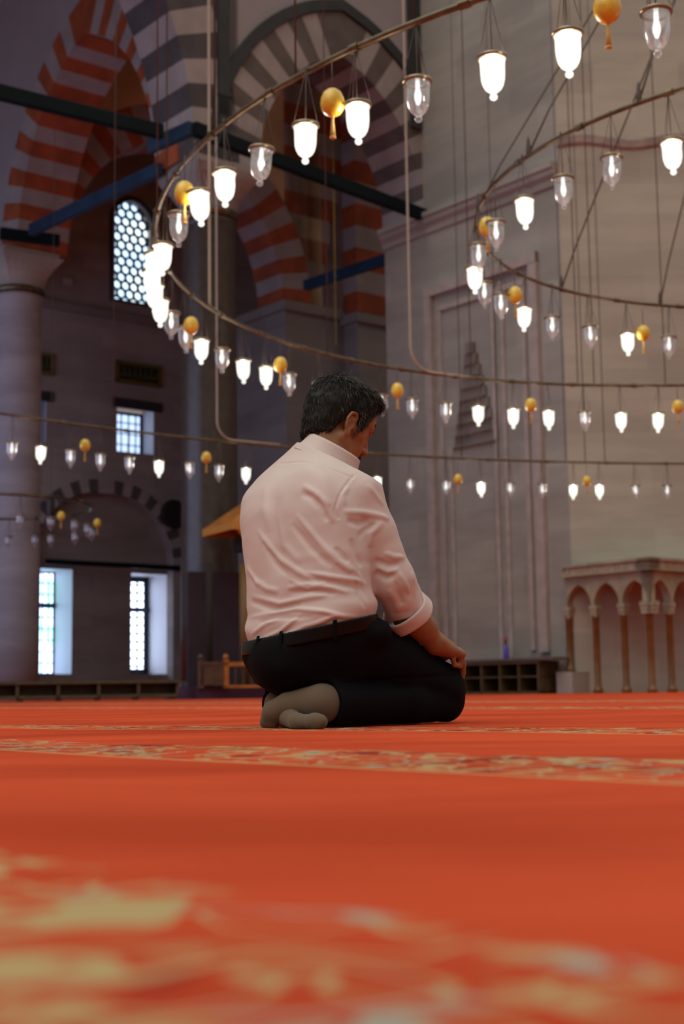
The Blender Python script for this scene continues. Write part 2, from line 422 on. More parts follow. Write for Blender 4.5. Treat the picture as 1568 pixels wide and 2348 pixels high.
# low tie rod of the recess
r0_=fw(100,1298); r1_=fw(408,1308); r0_[2]=r1_[2]=3.72
beam('trim_14',r0_-A3*.1,r1_-A3*.1,.1,.14)
# inner pier behind (square, its top dressed with red and white courses) 
def striped_block(name,O,li,lj,z0,z1,h,mats,base_mat,grow=.25,gi=1.2,vis=True):
    mb=MB(); O=np.asarray(O,float); k=0; z=z0
    mb.box(O-A3*.0-B3*.0-Z3*0+np.array([0,0,0]),A3*(li+gi),B3*(lj+.9),Z3*(z0-.25),2)
    mb.box(O-A3*.12-B3*.12+Z3*(z0-.25),A3*(li+gi+.2),B3*(lj+1.1),Z3*.25,3)
    while z<z1-1e-3:
        lj2=lj*(1+.05*k+.01*k*k)
        mb.box(O+Z3*z,A3*li,B3*lj2,Z3*min(h,z1-z),k%2); z+=h; k+=1
    return tag(mb.build(name,mats+[base_mat,MARBLE]),kind='structure')
Qc=PP(656,900,G(7.45,0),A3); Qc[2]=0
striped_block('wall_rear_pier',Qc,1.1,1.25,ZS+.05,17.,.62,[REDST,WHITEST],MARBLE)
Rc=P(822,900,37.8); Rc[2]=0
striped_block('wall_inner_pier',Rc,.6,3.,ZS-.1,17.,.62,[REDST,WHITEST],MARBLE)
# ------------------------------------------------------------------ columns
def column(label,c,r,zt,mat,cap_mat,ab):
    root=empty('column',(c[0],c[1],0),label,'column')
    mb=MB(); mb.lathe([(r*1.16,0.),(r*1.16,.12),(r*1.12,.14),(r*1.13,.2),(r*1.04,.24),(r*1.06,.3),(r*1.0,.34)],40)
    mb.build('base',[mat],root,smooth=True)
    mb=MB(); mb.lathe([(r,.3),(r*1.0,1.5),(r*.985,5.),(r*.95,zt-.2),(r*.96,zt-.18),(r*1.02,zt-.1),(r*.95,zt)],48)
    mb.build('shaft',[mat],root,smooth=True)
    mb=MB(); mb.lathe([(r*.96,zt-.04),(r*1.1,zt+.03),(r*1.1,zt+.1),(r*1.0,zt+.14)],40)
    mb.build('collar_band',[BRASS],root,smooth=True)
    mb=MB(); N=32; ztop=ZS-.12
    rings=[(r*1.0,zt+.1,0.),(r*1.08,zt+.3,.15),(r*1.25,zt+.5,.45),(r*1.5,zt+.72,.8),(r*1.6,ztop,1.)]
    vs=[];fs=[]
    aa=math.atan2(A3[1],A3[0])
    for (rr,z,sq) in rings:
        for q in range(N):
            a=2*PI*q/N; ca=max(abs(math.cos(a)),abs(math.sin(a))); f=(1-sq)+sq/ca*.86
            vs.append((rr*f*math.cos(a+aa),rr*f*math.sin(a+aa),z))
    for k in range(len(rings)-1):
        for q in range(N):
            q2=(q+1)%N; fs.append((k*N+q,k*N+q2,(k+1)*N+q2,(k+1)*N+q))
    mb.add(vs,fs); mb.box(np.array([0,0,ztop])-A3*ab/2-B3*ab/2,A3*ab,B3*ab,Z3*(ZS-ztop))
    mb.build('capital',[cap_mat],root)
    return root
mc=G(.66,.78)
column('dark brown granite column standing between the two grey striped arches',mc,.55,9.4,GRANITE,MARBLE,1.5)
_l=P(37,1000,32.7); lc=np.array([_l[0],_l[1],0])
column('pale grey marble column under the foot of the red and white arch',lc,.575,9.45,stone('column_marble',(.40,.38,.40),(.30,.28,.30),30,30,1.,1.4),PIER,1.4)
# ------------------------------------------------------------------ windows
GLZ=emis('daylight_glass',(.55,.78,1.),2.2,(1.2,(.75,.90,1.)))
GLB=emis('bright_daylight_glass',(.62,.72,1.),6.)
GLG=emis('garden_daylight_glass',(.25,.48,.50),1.0,(3.,(.75,.9,1.)))
LEAD=pbr('dark_lattice',(.05,.055,.06),.6)
def win_quad(name,o,t,mat,parent):
    mb=MB(); mb.quad(FWp(o[0],o[2],t),FWp(o[1],o[2],t),FWp(o[1],o[3],t),FWp(o[0],o[3],t)); return mb.build(name,[mat],parent)
def structure_root(name): return empty(name,tuple(FO),kind='structure')
# arched honeycomb window
root=None
def win_root(name,o,t):
    e=empty(name,(0,0,0),kind='structure'); return e
w=win_root('window_1',W1,0)
j0,j1,z0,z1=W1; jc=(j0+j1)/2; zsp=z1-(j1-j0)*.55
win_quad('glass',W1,.3,GLZ,w)
mb=MB() # stucco plate with round holes, hexagonal packing
R_=.132; dj=R_*2.12; dz=dj*.866; hole=.112; NN=12; ncol=int((j1-j0)/dj)+2; row=0; z=z0+.02
def plate_cell(jc_,zc_):
    hx=[(jc_+dj/math.sqrt(3)*math.cos(PI/6+PI/3*k),zc_+dj/math.sqrt(3)*math.sin(PI/6+PI/3*k)) for k in range(6)]
    ring=[(jc_+hole*math.cos(PI/6+2*PI*k/NN),zc_+hole*math.sin(PI/6+2*PI*k/NN)) for k in range(NN)]
    out=[]
    for k in range(6):
        m=((hx[k][0]+hx[(k+1)%6][0])/2,(hx[k][1]+hx[(k+1)%6][1])/2); out+= [hx[k],m]
    for k in range(NN):
        a,b,c,d=out[k],out[(k+1)%NN],ring[(k+1)%NN],ring[k]
        q=lambda p,t: FWp(min(max(p[0],j0-.05),j1+.05),min(max(p[1],z0-.05),z1+.05),t)
        mb.quad(q(a,.2),q(b,.2),q(c,.2),q(d,.2)); mb.quad(q(d,.2),q(c,.2),q(c,.28),q(d,.28))
while z<z1+.1:
    for c in range(ncol):
        plate_cell(j0+c*dj+(dj/2 if row%2 else 0),z)
    z+=dz; row+=1
mb.build('lattice',[LEAD],w)
# arched head infill and frame
mb=MB(); cv=arch_curve((j1-j0)/2,z1-zsp,0,10)
for side in (0,1):
    for k in range(10):
        a,b=cv[side][k],cv[side][k+1]
        mb.quad(FWp(jc+a[0],zsp+a[1],.0),FWp(jc+b[0],zsp+b[1],.0),FWp(jc+b[0],z1+.05,.0),FWp(jc+a[0]*1.08,z1+.05,.0),0)
        mb.quad(FWp(jc+a[0],zsp+a[1],.0),FWp(jc+b[0],zsp+b[1],.0),FWp(jc+b[0],zsp+b[1],.3),FWp(jc+a[0],zsp+a[1],.3),0)
mb.build('arched_head',[WALLM],w)
mb=MB(); fr_=[FWp(j0-.05,z0-.06,-.03),FWp(j0-.05,zsp,-.03)]+[FWp(jc+x*1.08,zsp+zz_*1.06,-.03) for x,zz_ in cv[0][1:]]+[FWp(jc+x*1.08,zsp+zz_*1.06,-.03) for x,zz_ in cv[1][::-1][1:]]+[FWp(j1+.05,zsp,-.03),FWp(j1+.05,z0-.06,-.03)]
mb.tube(fr_,.075,6,close=True); mb.build('frame',[GREYST],w)
def barred(name,o,t,jspl,mat,nj,nz,fr=.05,bars=.03,zsplit=None):
    w=win_root(name,o,t); win_quad('glass',o,t+.04,mat,w)
    mb=MB(); j0,j1,z0,z1=o
    for k in range(1,nj): mb.box(FWp(j0+(j1-j0)*k/nj-bars/2,z0,t-.02),B3*bars,A3*.04,Z3*(z1-z0))
    for k in range(1,nz): mb.box(FWp(j0,z0+(z1-z0)*k/nz-bars/2,t-.02),B3*(j1-j0),A3*.04,Z3*bars)
    if zsplit: mb.box(FWp(j0,zsplit-.07,t-.06),B3*(j1-j0),A3*.1,Z3*.14)
    mb.build('bars',[LEAD],w)
    mb=MB()
    for (a,b,c,d) in ((j0,z0,fr,z1-z0),(j1-fr,z0,fr,z1-z0),(j0,z0,j1-j0,fr),(j0,z1-fr,j1-j0,fr)): mb.box(FWp(a,b,t-.0),B3*c,A3*.03,Z3*d)
    mb.build('frame',[BLACKM],w); return w
# small window: the pane sits deep in its well, the right cheek catches the light
barred('window_2',[W2[0],W2[1],W2[2],W2[3]-.1],.6,0,emis('small_window_glass',(.50,.66,1.),1.7),5,4,.09)
win_quad('window_4',W3,.5,emis('blue_slit_glass',(.16,.26,.6),.7),None)['kind']='structure'
lint=MB(); 
for (pa,pb) in ((fw(257,915),fw(370,925)),(fw(86,900),fw(122,905))):
    jj=fj(pa); lint.box(FWp(jj,float(pa[2])-.22,-.05),B3*(fj(pb)-jj),A3*.06,Z3*.28)
tag(lint.build('trim_16',[SLATE]),kind='structure')
# tall windows of the recess, panes deep in pale marble wells
zs4=W4[2]+(W4[3]-W4[2])*.67; zs5=W5[2]+(W5[3]-W5[2])*.66
barred('window_5',W4,RD+1.02,0,emis('garden_glass',(.22,.50,.52),6.,(1.6,(.50,.58,1.))),5,9,.05,.03,zs4)
barred('window_7',W5,RD+1.02,0,GLB,3,12,.17,.05,zs5)
# ------------------------------------------------------------------ floor carpet
def carpet_material():
    m,nt,out=new_mat('floral_orange_carpet'); t=NT(nt)
    b=t.n('BsdfPrincipled'); b.inputs['Roughness'].default_value=.95; b.inputs['Specular IOR Level'].default_value=.05
    b.inputs['Sheen Weight'].default_value=.18; b.inputs['Sheen Roughness'].default_value=.5; b.inputs['Sheen Tint'].default_value=(1,.3,.15,1)
    g=t.n('NewGeometry'); sp=t.n('SeparateXYZ'); t.l(g.outputs['Position'],sp.inputs[0])
    def lin(v,off=0.): return t.math('ADD',t.math('MULTIPLY',sp.outputs[0],float(v[0])),t.math('MULTIPLY_ADD',sp.outputs[1],float(v[1]),off))
    s=lin(B3); 
    fm=t.n('Mapping'); fm.inputs['Rotation'].default_value=(0,0,.9); fm.inputs['Scale'].default_value=(1.,2.6,1.); t.l(g.outputs['Position'],fm.inputs['Vector']); fn=t.n('TexNoise',i_Scale=1.1,i_Detail=4.); t.l(fm.outputs[0],fn.inputs['Vector'])
    s2=lin((.62,.785),0.)                       # the far runner lies a little askew
    def box(x,lo,hi,e=.006):
        return t.math('MULTIPLY',t.ramp(x,lo-e,lo+e),t.ramp(x,hi+e,hi-e))
    edge=t.n('TexNoise',i_Scale=9.,i_Detail=2.); t.l(g.outputs['Position'],edge.inputs['Vector'])
    sw=t.math('MULTIPLY_ADD',edge.outputs['Fac'],.05,s); sw=t.math('SUBTRACT',sw,.025)
    swb=t.math('MULTIPLY_ADD',edge.outputs['Fac'],.05,s2); swb=t.math('SUBTRACT',swb,.025)
    bands=t.math('MAXIMUM',t.math('MAXIMUM',box(sw,-.3,.392),box(sw,1.2,1.5)),t.math('MAXIMUM',box(swb,2.78,3.08),t.math('MAXIMUM',box(sw,5.0,5.6),box(sw,7.4,8.6))))
    # thin cream line on the near edge of a band
    lines=t.math('MAXIMUM',box(s,1.175,1.19,.003),t.math('MAXIMUM',box(s2,2.755,2.77,.003),box(s,-.34,-.32,.003)))
    # scrolling stems and leaves
    def noise(sc,off,det=1.):
        mp=t.n('Mapping'); mp.inputs['Location'].default_value=(off,off*.7,0); t.l(g.outputs['Position'],mp.inputs['Vector'])
        n=t.n('TexNoise',i_Scale=sc,i_Detail=det); t.l(mp.outputs[0],n.inputs['Vector']); return n.outputs['Fac']
    def contour(n,c,w): return t.ramp(t.math('ABSOLUTE',t.math('SUBTRACT',n,c)),w,w*.55)
    n1=noise(9.,3.1); n2=noise(12.,9.7); n3=noise(7.,17.3); n4=noise(14.,27.)
    stems=t.math('MAXIMUM',contour(n1,.5,.022),contour(n2,.47,.018))
    vo=t.n('TexVoronoi',i_Scale=17.); vo.feature='F1'; dn=t.n('TexNoise',i_Scale=20.,i_Detail=1.); t.l(g.outputs['Position'],dn.inputs['Vector'])
    vm=t.n('VectorMath'); vm.operation='MULTIPLY_ADD'; t.l(dn.outputs['Color'],vm.inputs[0]); vm.inputs[1].default_value=(.07,.07,0); t.l(g.outputs['Position'],vm.inputs[2])
    t.l(vm.outputs[0],vo.inputs['Vector'])
    leaves=t.math('MULTIPLY',t.ramp(vo.outputs['Distance'],.36,.30),t.ramp(n3,.44,.51))
    motif=t.math('MAXIMUM',stems,leaves)
    cream=t.mix(t.ramp(n4,.56,.64),(.44,.34,.16),(.31,.38,.32))
    base=t.mix(t.ramp(fn.outputs['Fac'],.32,.7),(.62,.076,.026),(.43,.043,.013))
    inner=t.mix(t.ramp(n3,.54,.60),base,(.25,.009,.010))
    c=t.mix(bands,base,t.mix(motif,inner,cream)); c=t.mix(t.math('MULTIPLY',lines,.8),c,(.55,.38,.16))
    t.l(c,b.inputs['Base Color'])
    pile=t.n('TexNoise',i_Scale=700.,i_Detail=2.); t.l(g.outputs['Position'],pile.inputs['Vector'])
    bp=t.n('Bump'); bp.inputs['Strength'].default_value=.5; bp.inputs['Distance'].default_value=.004
    t.l(pile.outputs['Fac'],bp.inputs['Height']); t.l(bp.outputs[0],b.inputs['Normal'])
    t.l(b.outputs[0],out.inputs[0]); return m
CARPET=carpet_material()
def vnoise(x,y,seed):
    r=np.random.default_rng(seed); T=r.random((64,64)); xi=np.floor(x).astype(int); yi=np.floor(y).astype(int); fx=x-xi; fy=y-yi
    fx=fx*fx*(3-2*fx); fy=fy*fy*(3-2*fy); g=lambda a,b:T[a%64,b%64]
    return (g(xi,yi)*(1-fx)+g(xi+1,yi)*fx)*(1-fy)+(g(xi,yi+1)*(1-fx)+g(xi+1,yi+1)*fx)*fy-.5
def build_floor():
    xs=np.concatenate([[-40,-25,-14,-9,-6,-4.5],np.arange(-3.6,3.6,.06),[4.5,6,9,14,25,40]])
    ys=np.concatenate([[-16,-8,-4,-2,-1],np.arange(-.6,9.,.06),[9.5,11,14,20,30,45,60]])
    X,Y=np.meshgrid(xs,ys)
    s=X*B3[0]+Y*B3[1]; tt=X*A3[0]+Y*A3[1]
    Zf=.010*vnoise(s*1.9,tt*.7,1)+.006*vnoise(s*4.3,tt*2.,2)
    # one long soft ruck running across to the right
    ru=np.exp(-((s-(1.02+.03*np.sin(tt*2)))/.03)**2)*.006/(1+np.exp(-(X-.15)*12)); Zf=Zf+ru
    near=np.clip((Y-.35)/.6,0,1)
    d=np.hypot((X+.0)/.75,(Y-3.78)/.62); man=np.clip((d-.85)/.5,0,1)
    far=np.clip((8.5-Y)/2.,0,1)*np.clip((3.4-np.abs(X))/.6,0,1)*np.clip((Y+.4)/.5,0,1)
    Zf=Zf*man*far*(.35+.65*near); Zf=np.where((np.hypot(X,Y)<.3),Zf*.3,Zf)
    ny,nx=X.shape; V=np.stack([X,Y,Zf],-1).reshape(-1,3); idx=np.arange(ny*nx).reshape(ny,nx)
    F=np.stack([idx[:-1,:-1],idx[:-1,1:],idx[1:,1:],idx[1:,:-1]],-1).reshape(-1,4)
    me=bpy.data.meshes.new('floor'); me.from_pydata(V.tolist(),[],F.tolist()); me.polygons.foreach_set('use_smooth',[True]*len(me.polygons)); me.update()
    return tag(link_mesh('floor',me,CARPET),kind='structure')
build_floor()
# ------------------------------------------------------------------ chandelier rings
def glass_mat(name,tint,white,facing=.35):
    m,nt,out=new_mat(name); t=NT(nt)
    tr=t.n('BsdfTransparent'); tr.inputs[0].default_value=(*tint,1)
    gl=t.n('BsdfGlossy'); gl.inputs['Roughness'].default_value=.06; gl.inputs['Color'].default_value=(1,1,1,1)
    df=t.n('BsdfTranslucent'); df.inputs[0].default_value=(.9,.92,1,1)
    lw=t.n('LayerWeight'); lw.inputs[0].default_value=facing
    a=t.n('MixShader'); t.l(t.math('MULTIPLY_ADD',lw.outputs['Facing'],.75,.06,clamp=True),a.inputs[0]); t.l(tr.outputs[0],a.inputs[1]); t.l(gl.outputs[0],a.inputs[2])
    b=t.n('MixShader'); b.inputs[0].default_value=white; t.l(a.outputs[0],b.inputs[1]); t.l(df.outputs[0],b.inputs[2])
    t.l(b.outputs[0],out.inputs[0]); return m
GLASS=glass_mat('clear_lamp_glass',(.93,.95,.97),.16)
def lit_glass():
    m,nt,out=new_mat('lit_lamp_glass'); t=NT(nt)
    tr=t.n('BsdfTransparent'); e=t.n('Emission'); e.inputs[0].default_value=(1.,.96,.84,1); e.inputs[1].default_value=1.7
    mx=t.n('MixShader'); mx.inputs[0].default_value=.6; t.l(tr.outputs[0],mx.inputs[1]); t.l(e.outputs[0],mx.inputs[2]); t.l(mx.outputs[0],out.inputs[0]); return m
LITG=lit_glass()
BULB=emis('glowing_bulb',(1.,.90,.74),70.)
BULBOFF=emis('faint_bulb',(1.,.96,.88),1.6)
BULBCOLD=pbr('unlit_bulb',(.75,.75,.72),.3)
EGG=pbr('amber_egg',(.80,.56,.06),.3,var=.3,vcol=(.70,.45,.04),vscale=14.,coat=.3)
TASSEL=pbr('gold_tassel',(.70,.48,.14),.7)
CUP=[(.082,.0),(.076,-.012),(.071,-.03),(.070,-.06),(.0695,-.10),(.066,-.135),(.058,-.165),(.045,-.188),(.028,-.203),(.014,-.210),(.017,-.218),(.023,-.230),(.020,-.243),(.010,-.251),(0,-.253)]
def cup_mesh(name):
    mb=MB(); mb.lathe(CUP,28,twist=lambda a,k,z: 1+.012*math.sin(12*a+z*60)); return mb
def mesh_only(mb,name,mat,smooth=True):
    o=mb.build(name,[mat],smooth=smooth); me=o.data; bpy.data.objects.remove(o); return me
ME={}
ME['cup_clear']=mesh_only(cup_mesh(''),'glass_cup',GLASS); ME['cup_lit']=mesh_only(cup_mesh(''),'glass_cup_lit',LITG)
mb=MB(); mb.lathe([(.076,-.014),(.085,-.011),(.090,-.002),(.087,.009),(.078,.011),(.071,.006),(.071,-.008)],28,closed=True); ME['rim']=mesh_only(mb,'rim',BRASSL)
def bulb_mb(r):
    mb=MB(); mb.lathe([(.012,.0),(.014,-.03),(.6*r,-.045),(r,-.085),(r*.95,-.11),(r*.5,-.14),(0,-.15)],14); return mb
ME['bulb_lit']=mesh_only(bulb_mb(.045),'bulb_lit',BULB); ME['bulb_dim']=mesh_only(bulb_mb(.022),'bulb_dim',BULBOFF); ME['bulb_cold']=mesh_only(bulb_mb(.022),'bulb_cold',BULBCOLD)
def hanger_mesh(h,name):
    mb=MB()
    for k in range(3):
        a=2*PI*k/3+.4; mb.tube([(.086*math.cos(a),.086*math.sin(a),.005),(0,0,h)],.0022,4)
    mb.tube([(0,0,-.002),(0,0,h)],.004,5); mb.lathe([(0,h-.02),(.008,h-.012),(.008,h+.012),(0,h+.02)],8)
    return mesh_only(mb,name,WIRE)
ME['hang35']=hanger_mesh(.34,'hanger')
mb=MB(); mb.lathe([(0,.098),(.03,.090),(.055,.07),(.070,.035),(.075,.0),(.068,-.035),(.05,-.062),(.025,-.078),(0,-.082)],28); ME['egg']=mesh_only(mb,'egg',EGG)
mb=MB()
for k in range(8):
    a=2*PI*k/8; mb.tube([(.003*math.cos(a),.003*math.sin(a),-.078),(.006*math.cos(a),.006*math.sin(a),-.13),(.013*math.cos(a),.013*math.sin(a),-.215)],.004,5)
mb.lathe([(.008,-.075),(.011,-.085),(.008,-.095)],8); mb.lathe([(.016,-.21),(.019,-.215),(.016,-.222)],10)
ME['tassel']=mesh_only(mb,'tassel',TASSEL)
mb=MB(); mb.tube([(0,0,.095),(0,0,.30)],.004,5); ME['egg_wire']=mesh_only(mb,'egg_wire',WIRE)
def part(name,me,parent,scale=None,loc=None):
    o=bpy.data.objects.new(name,me); COL.objects.link(o); o.parent=parent
    if scale: o.scale=scale
    if loc: o.location=loc
    return o
def make_lamp(kind,p,label,group,hang,rot=0,tilt=(0,0)):
    r=empty('hanging_lamp',tuple(p),label,'lamp',group); r.rotation_euler=(tilt[0],tilt[1],rot)
    part('glass_cup',ME['cup_lit' if kind=='l' else 'cup_clear'],r); part('rim',ME['rim'],r)
    part('bulb',ME[{'l':'bulb_lit','c':'bulb_dim','u':'bulb_cold'}[kind]],r)
    part('hanger',ME['hang35'],r,(1,1,hang/.34)); return r
def make_egg(p,label,group,hang):
    r=empty('hanging_egg',tuple(p),label,'ornament',group)
    part('egg',ME['egg'],r); part('tassel',ME['tassel'],r); part('egg_wire',ME['egg_wire'],r,(1,1,1)) if hang is None else part('hanger_wire',ME['egg_wire'],r,(1,1,(hang)/.30)); return r
def ring(label,c,r,z,a0,a1,tr=.02,full=False,nj=40):
    root=empty('chandelier_ring',(c[0],c[1],z),label,'chandelier')
    n=160; mb=MB(); pts=[(r*math.cos(a0+(a1-a0)*k/n),r*math.sin(a0+(a1-a0)*k/n),0) for k in range(n if full else n+1)]
    mb.tube(pts,tr,10,close=full); mb.build('hoop',[BRASS],root,smooth=True)
    for k in range(nj):
        a=a0+(a1-a0)*(k+.5)/nj; d=np.array([-math.sin(a),math.cos(a),0]); q=np.array([r*math.cos(a),r*math.sin(a),0])
        mb=MB(); mb.tube([q-d*.035,q+d*.035],tr*1.45,8); mb.build('joint_sleeve',[BRASS],root)
    return root
ORD=['first','second','third','fourth','fifth','sixth','seventh','eighth','ninth','tenth','eleventh','twelfth','thirteenth','fourteenth','fifteenth','sixteenth','seventeenth']
def hang_set(items,c,r,zring,zl,ringname,group,numbered=True):
    """items: (px,py,kind,where); each is set on the ring where the sight line meets its level"""
    cnt={}
    for (px,py,k,where) in items:
        z=zl if k!='b' else zl-.03; rr=r
        q=PZ(px,py,z); a=math.atan2(q[1]-c[1],q[0]-c[0]); e=math.hypot(q[1]-c[1],q[0]-c[0])-r; lim=.03 if k!='b' else .08; rr=r+max(-lim,min(lim,e)); p=np.array([c[0]+rr*math.cos(a),c[1]+rr*math.sin(a),z])
        if k=='b': p=CAM+(q-CAM)*(1+.11/np.linalg.norm(q-CAM))
        key=(k=='b',where); cnt[key]=cnt.get(key,0)+1; o=ORD[cnt[key]-1]
        noun={'l':'glowing white cup lamp','c':'clear glass cup lamp','u':'unlit bluish cup lamp','b':'amber egg with tassel'}[k]
        label='%s, %s %s of %s'%(noun,o,where,ringname)
        g={'l':'lit cup lamps of ','c':'clear cup lamps of ','u':'unlit cup lamps of ','b':'amber eggs of '}[k]+ringname
        if k=='b': make_egg(p,label,g,zring-z-.11)
        else: make_lamp(k,p,label,g,zring-z,rng.uniform(0,6),(rng.normal(0,.02),rng.normal(0,.03)))
C1=(4.27,12.50); R1=5.87; C2=(4.70,12.5); R2=3.43; C3=(7.9,7.72); R3=17.26; C4=(-6.9,27.86); R4=1.93
RG1=ring('large brass hoop sweeping close overhead, hung with glowing glass cups',C1,R1,4.02,0,2*PI,.021,True,44)
RG2=ring('smaller higher brass hoop at right, inside the large one',C2,R2,4.39,0,2*PI,.019,True,26)
RG3=ring('outermost far brass hoop crossing behind the head of the kneeling man',C3,R3,4.0,math.radians(70),math.radians(150),.02,False,22)
ring('small dark hoop of a separate unlit chandelier beside the left column',C4,R4,3.8,0,2*PI,.03,True,12)
n1='leftward on near arc'; n2='entering the left bend'; n3='down the left bend'; n4='rightward on far arc'
L1=[(1500,22,'c',n1),(1297,73,'l',n1),(1128,132,'l',n1),(957,187,'c',n1),(819,241,'l',n1),(695,286,'l',n1),(600,343,'c',n1),(515,395,'l',n2),(455,441,'l',n2),(410,492,'c',n2),(374,562,'l',n2),
(346,583,'l',n3),(348,622,'l',n3),(355,654,'l',n3),(368,688,'l',n3),(393,718,'c',n3),(425,752,'c',n3),
(462,780,'l',n4),(509,802,'c',n4),(557,827,'l',n4),(610,842,'l',n4),(673,857,'c',n4),(737,876,'l',n4),(805,896,'c',n4),(875,908,'c',n4),(949,915,'c',n4),(1023,925,'c',n4),(1098,932,'l',n4),(1178,938,'l',n4),(1259,942,'l',n4),(1341,945,'c',n4),(1423,948,'l',n4),(1507,950,'l',n4),
(1392,20,'b',n1),(762,238,'b',n1),(423,445,'b',n2),(438,748,'b',n3),(643,838,'b',n4),(911,896,'b',n4),(1217,930,'b',n4),(1554,934,'b',n4)]
hang_set(L1,C1,R1,4.02,3.65,'large hoop','')
L2=[(1548,330,'l',n1),(1401,362,'c',n1),(1281,407,'c',n1),(1192,456,'l',n1),(1136,510,'c',n2),(1097,563,'c',n2),(1087,615,'l',n3),(1110,650,'c',n3),(1148,677,'c',n4),(1203,706,'l',n4),(1270,728,'c',n4),(1352,750,'c',n4),(1432,768,'l',n4),(1525,778,'c',n4),
(1117,522,'b',n2),(1181,678,'b',n4),(1475,765,'b',n4)]
hang_set(L2,C2,R2,4.39,4.03,'small high hoop','')
L3=[(29,1015,'c','from left edge rightward'),(95,1024,'l','from left edge rightward'),(162,1034,'c','from left edge rightward'),(228,1043,'c','from left edge rightward'),(296,1050,'c','from left edge rightward'),(364,1057,'l','from left edge rightward'),(435,1062,'c','from left edge rightward'),(507,1067,'c','from left edge rightward'),(577,1070,'l','from left edge rightward'),
(866,1094,'l','right of the kneeling man'),(940,1100,'c','right of the kneeling man'),(1015,1106,'c','right of the kneeling man'),(1087,1112,'l','right of the kneeling man'),(1161,1112,'c','right of the kneeling man'),(1237,1113,'c','right of the kneeling man'),(1310,1114,'l','right of the kneeling man'),(1385,1108,'l','right of the kneeling man'),(1460,1112,'c','right of the kneeling man'),(1534,1112,'c','right of the kneeling man'),
(195,1022,'b','from left edge rightward'),(473,1050,'b','from left edge rightward'),(1050,1100,'b','right of the kneeling man'),(1345,1104,'b','right of the kneeling man')]
hang_set(L3,C3,R3,4.0,3.6,'outermost far hoop','')
L4=[(47,1180,'u','on near side'),(112,1187,'u','on near side'),(157,1195,'u','on near side'),(200,1203,'u','on near side'),(220,1212,'u','on near side'),(15,1228,'u','on far side'),(75,1228,'u','on far side'),(130,1230,'u','on far side'),(172,1222,'u','on far side'),
(140,1184,'b','on near side'),(223,1200,'b','on near side')]
hang_set(L4,C4,R4,3.8,3.42,'small dark chandelier','')
# dark loudspeaker drum hung inside the small chandelier
p=P(116,1162,28.); mb=MB(); mb.lathe([(0,.24),(.06,.235),(.075,.2),(.08,0),(.075,-.2),(.06,-.235),(0,-.24)],18); 
r_=empty('hanging_speaker',tuple(p),'slim dark loudspeaker drum hung inside the small left chandelier','speaker'); mb.build('drum',[BLACKM],r_,smooth=True)
mb=MB(); mb.tube([(0,0,.22),(0,0,8)],.006,5); mb.build('cable',[WIRE],r_)
# ------------------------------------------------------------------ suspension wires and conduits
def wire(label,pts,r,mat,name='suspension_wire',cat='wire',group=None,parent=None):
    if parent is not None:
        o_=np.array(parent.location); mb=MB(); mb.tube([np.asarray(q)-o_ for q in pts],r,6); return mb.build(name,[mat],parent,smooth=True)
    p0=np.asarray(pts[0]); mb=MB(); mb.tube([np.asarray(q)-p0 for q in pts],r,6)
    o=mb.build(name,[mat],smooth=True,loc=tuple(p0)); return tag(o,label,cat,group)
def onring(px,py,c,r,z):
    q=PZ(px,py,z); a=math.atan2(q[1]-c[1],q[0]-c[0]); return np.array([c[0]+r*math.cos(a),c[1]+r*math.sin(a),z])
k=0
for (px,py,lab) in ((1180,-30,'near'),(963,65,'over the clear lamp'),(702,190,'above the near arc'),(484,305,'left'),(1090,865,''),(1325,884,''),(1362,885,''),(1525,886,''),(352,560,''),(375,615,''),(765,812,'')):
    q=onring(px,py,C1,R1,4.01); wire('',[q,q+Z3*13],.007,WIRE,parent=RG1)
ap=np.array([C2[0],C2[1],10.4])
for (px,py,w) in ((1200,352,'near arc, leftmost'),(1472,236,'near arc, right'),(1312,655,'far arc, left'),(1525,692,'far arc, right'),(1105,480,'left bend')):
    q=onring(px,py,C2,R2,4.40)
    wire('',[q,q+(ap-q)*.06+Z3*.05,q+(ap-q)*.5-Z3*.12,ap],.009,WIRE,parent=RG2)
    mb=MB(); mb.lathe([(0,-.03),(.018,-.02),(.022,.02),(.014,.12),(0,.16)],8,c=q-np.array(RG2.location)); mb.build('wire_clamp',[WIRE],RG2,smooth=True)
wire('',[ap,ap+Z3*7],.01,WIRE,parent=RG2)
def conduit(root,pb,pe,R=.22,top=17.):
    d=pe-pb; L=np.linalg.norm(d); d/=L
    pts=[pb+Z3*(top-pb[2])]+[pb+Z3*h for h in (6,3,1.2,R)]
    for k in range(1,7):
        a=PI/2*k/6; pts.append(pb+d*R*(1-math.cos(a))+Z3*R*(1-math.sin(a)))
    pts.append(pe); wire('',pts,.016,PIPE,'conduit_pipe',parent=root)
q1=onring(943,848,C1,R1,4.03); q2=onring(1080,866,C1,R1,4.03); conduit(RG1,q1,q2,.3)
q1=onring(483,704,C1,R1,4.03); q2=onring(505,722,C1,R1,4.03); conduit(RG1,q1,q2,.06)
q1=onring(505,1004,C3,R3,4.03); q2=onring(640,1020,C3,R3,4.03); conduit(RG3,q1,q2,.28,9.)
for (px,py) in ((1058,1050),(1130,1058),(1335,1062),(1382,1062),(1290,1061),(250,985)):
    q=onring(px,py,C3,R3,4.01); wire('',[q,q+Z3*12],.008,WIRE,parent=RG3)
# thin gilt chain hanging in front of the inner pier
q=P(770,792,30.); wire('gilt pull chain hanging in the opening left of the great pier',[q,q+Z3*.05,q+Z3*9],.012,pbr('gilt_chain',(.35,.24,.05),.4,metal=.5),'hanging_chain','chain')
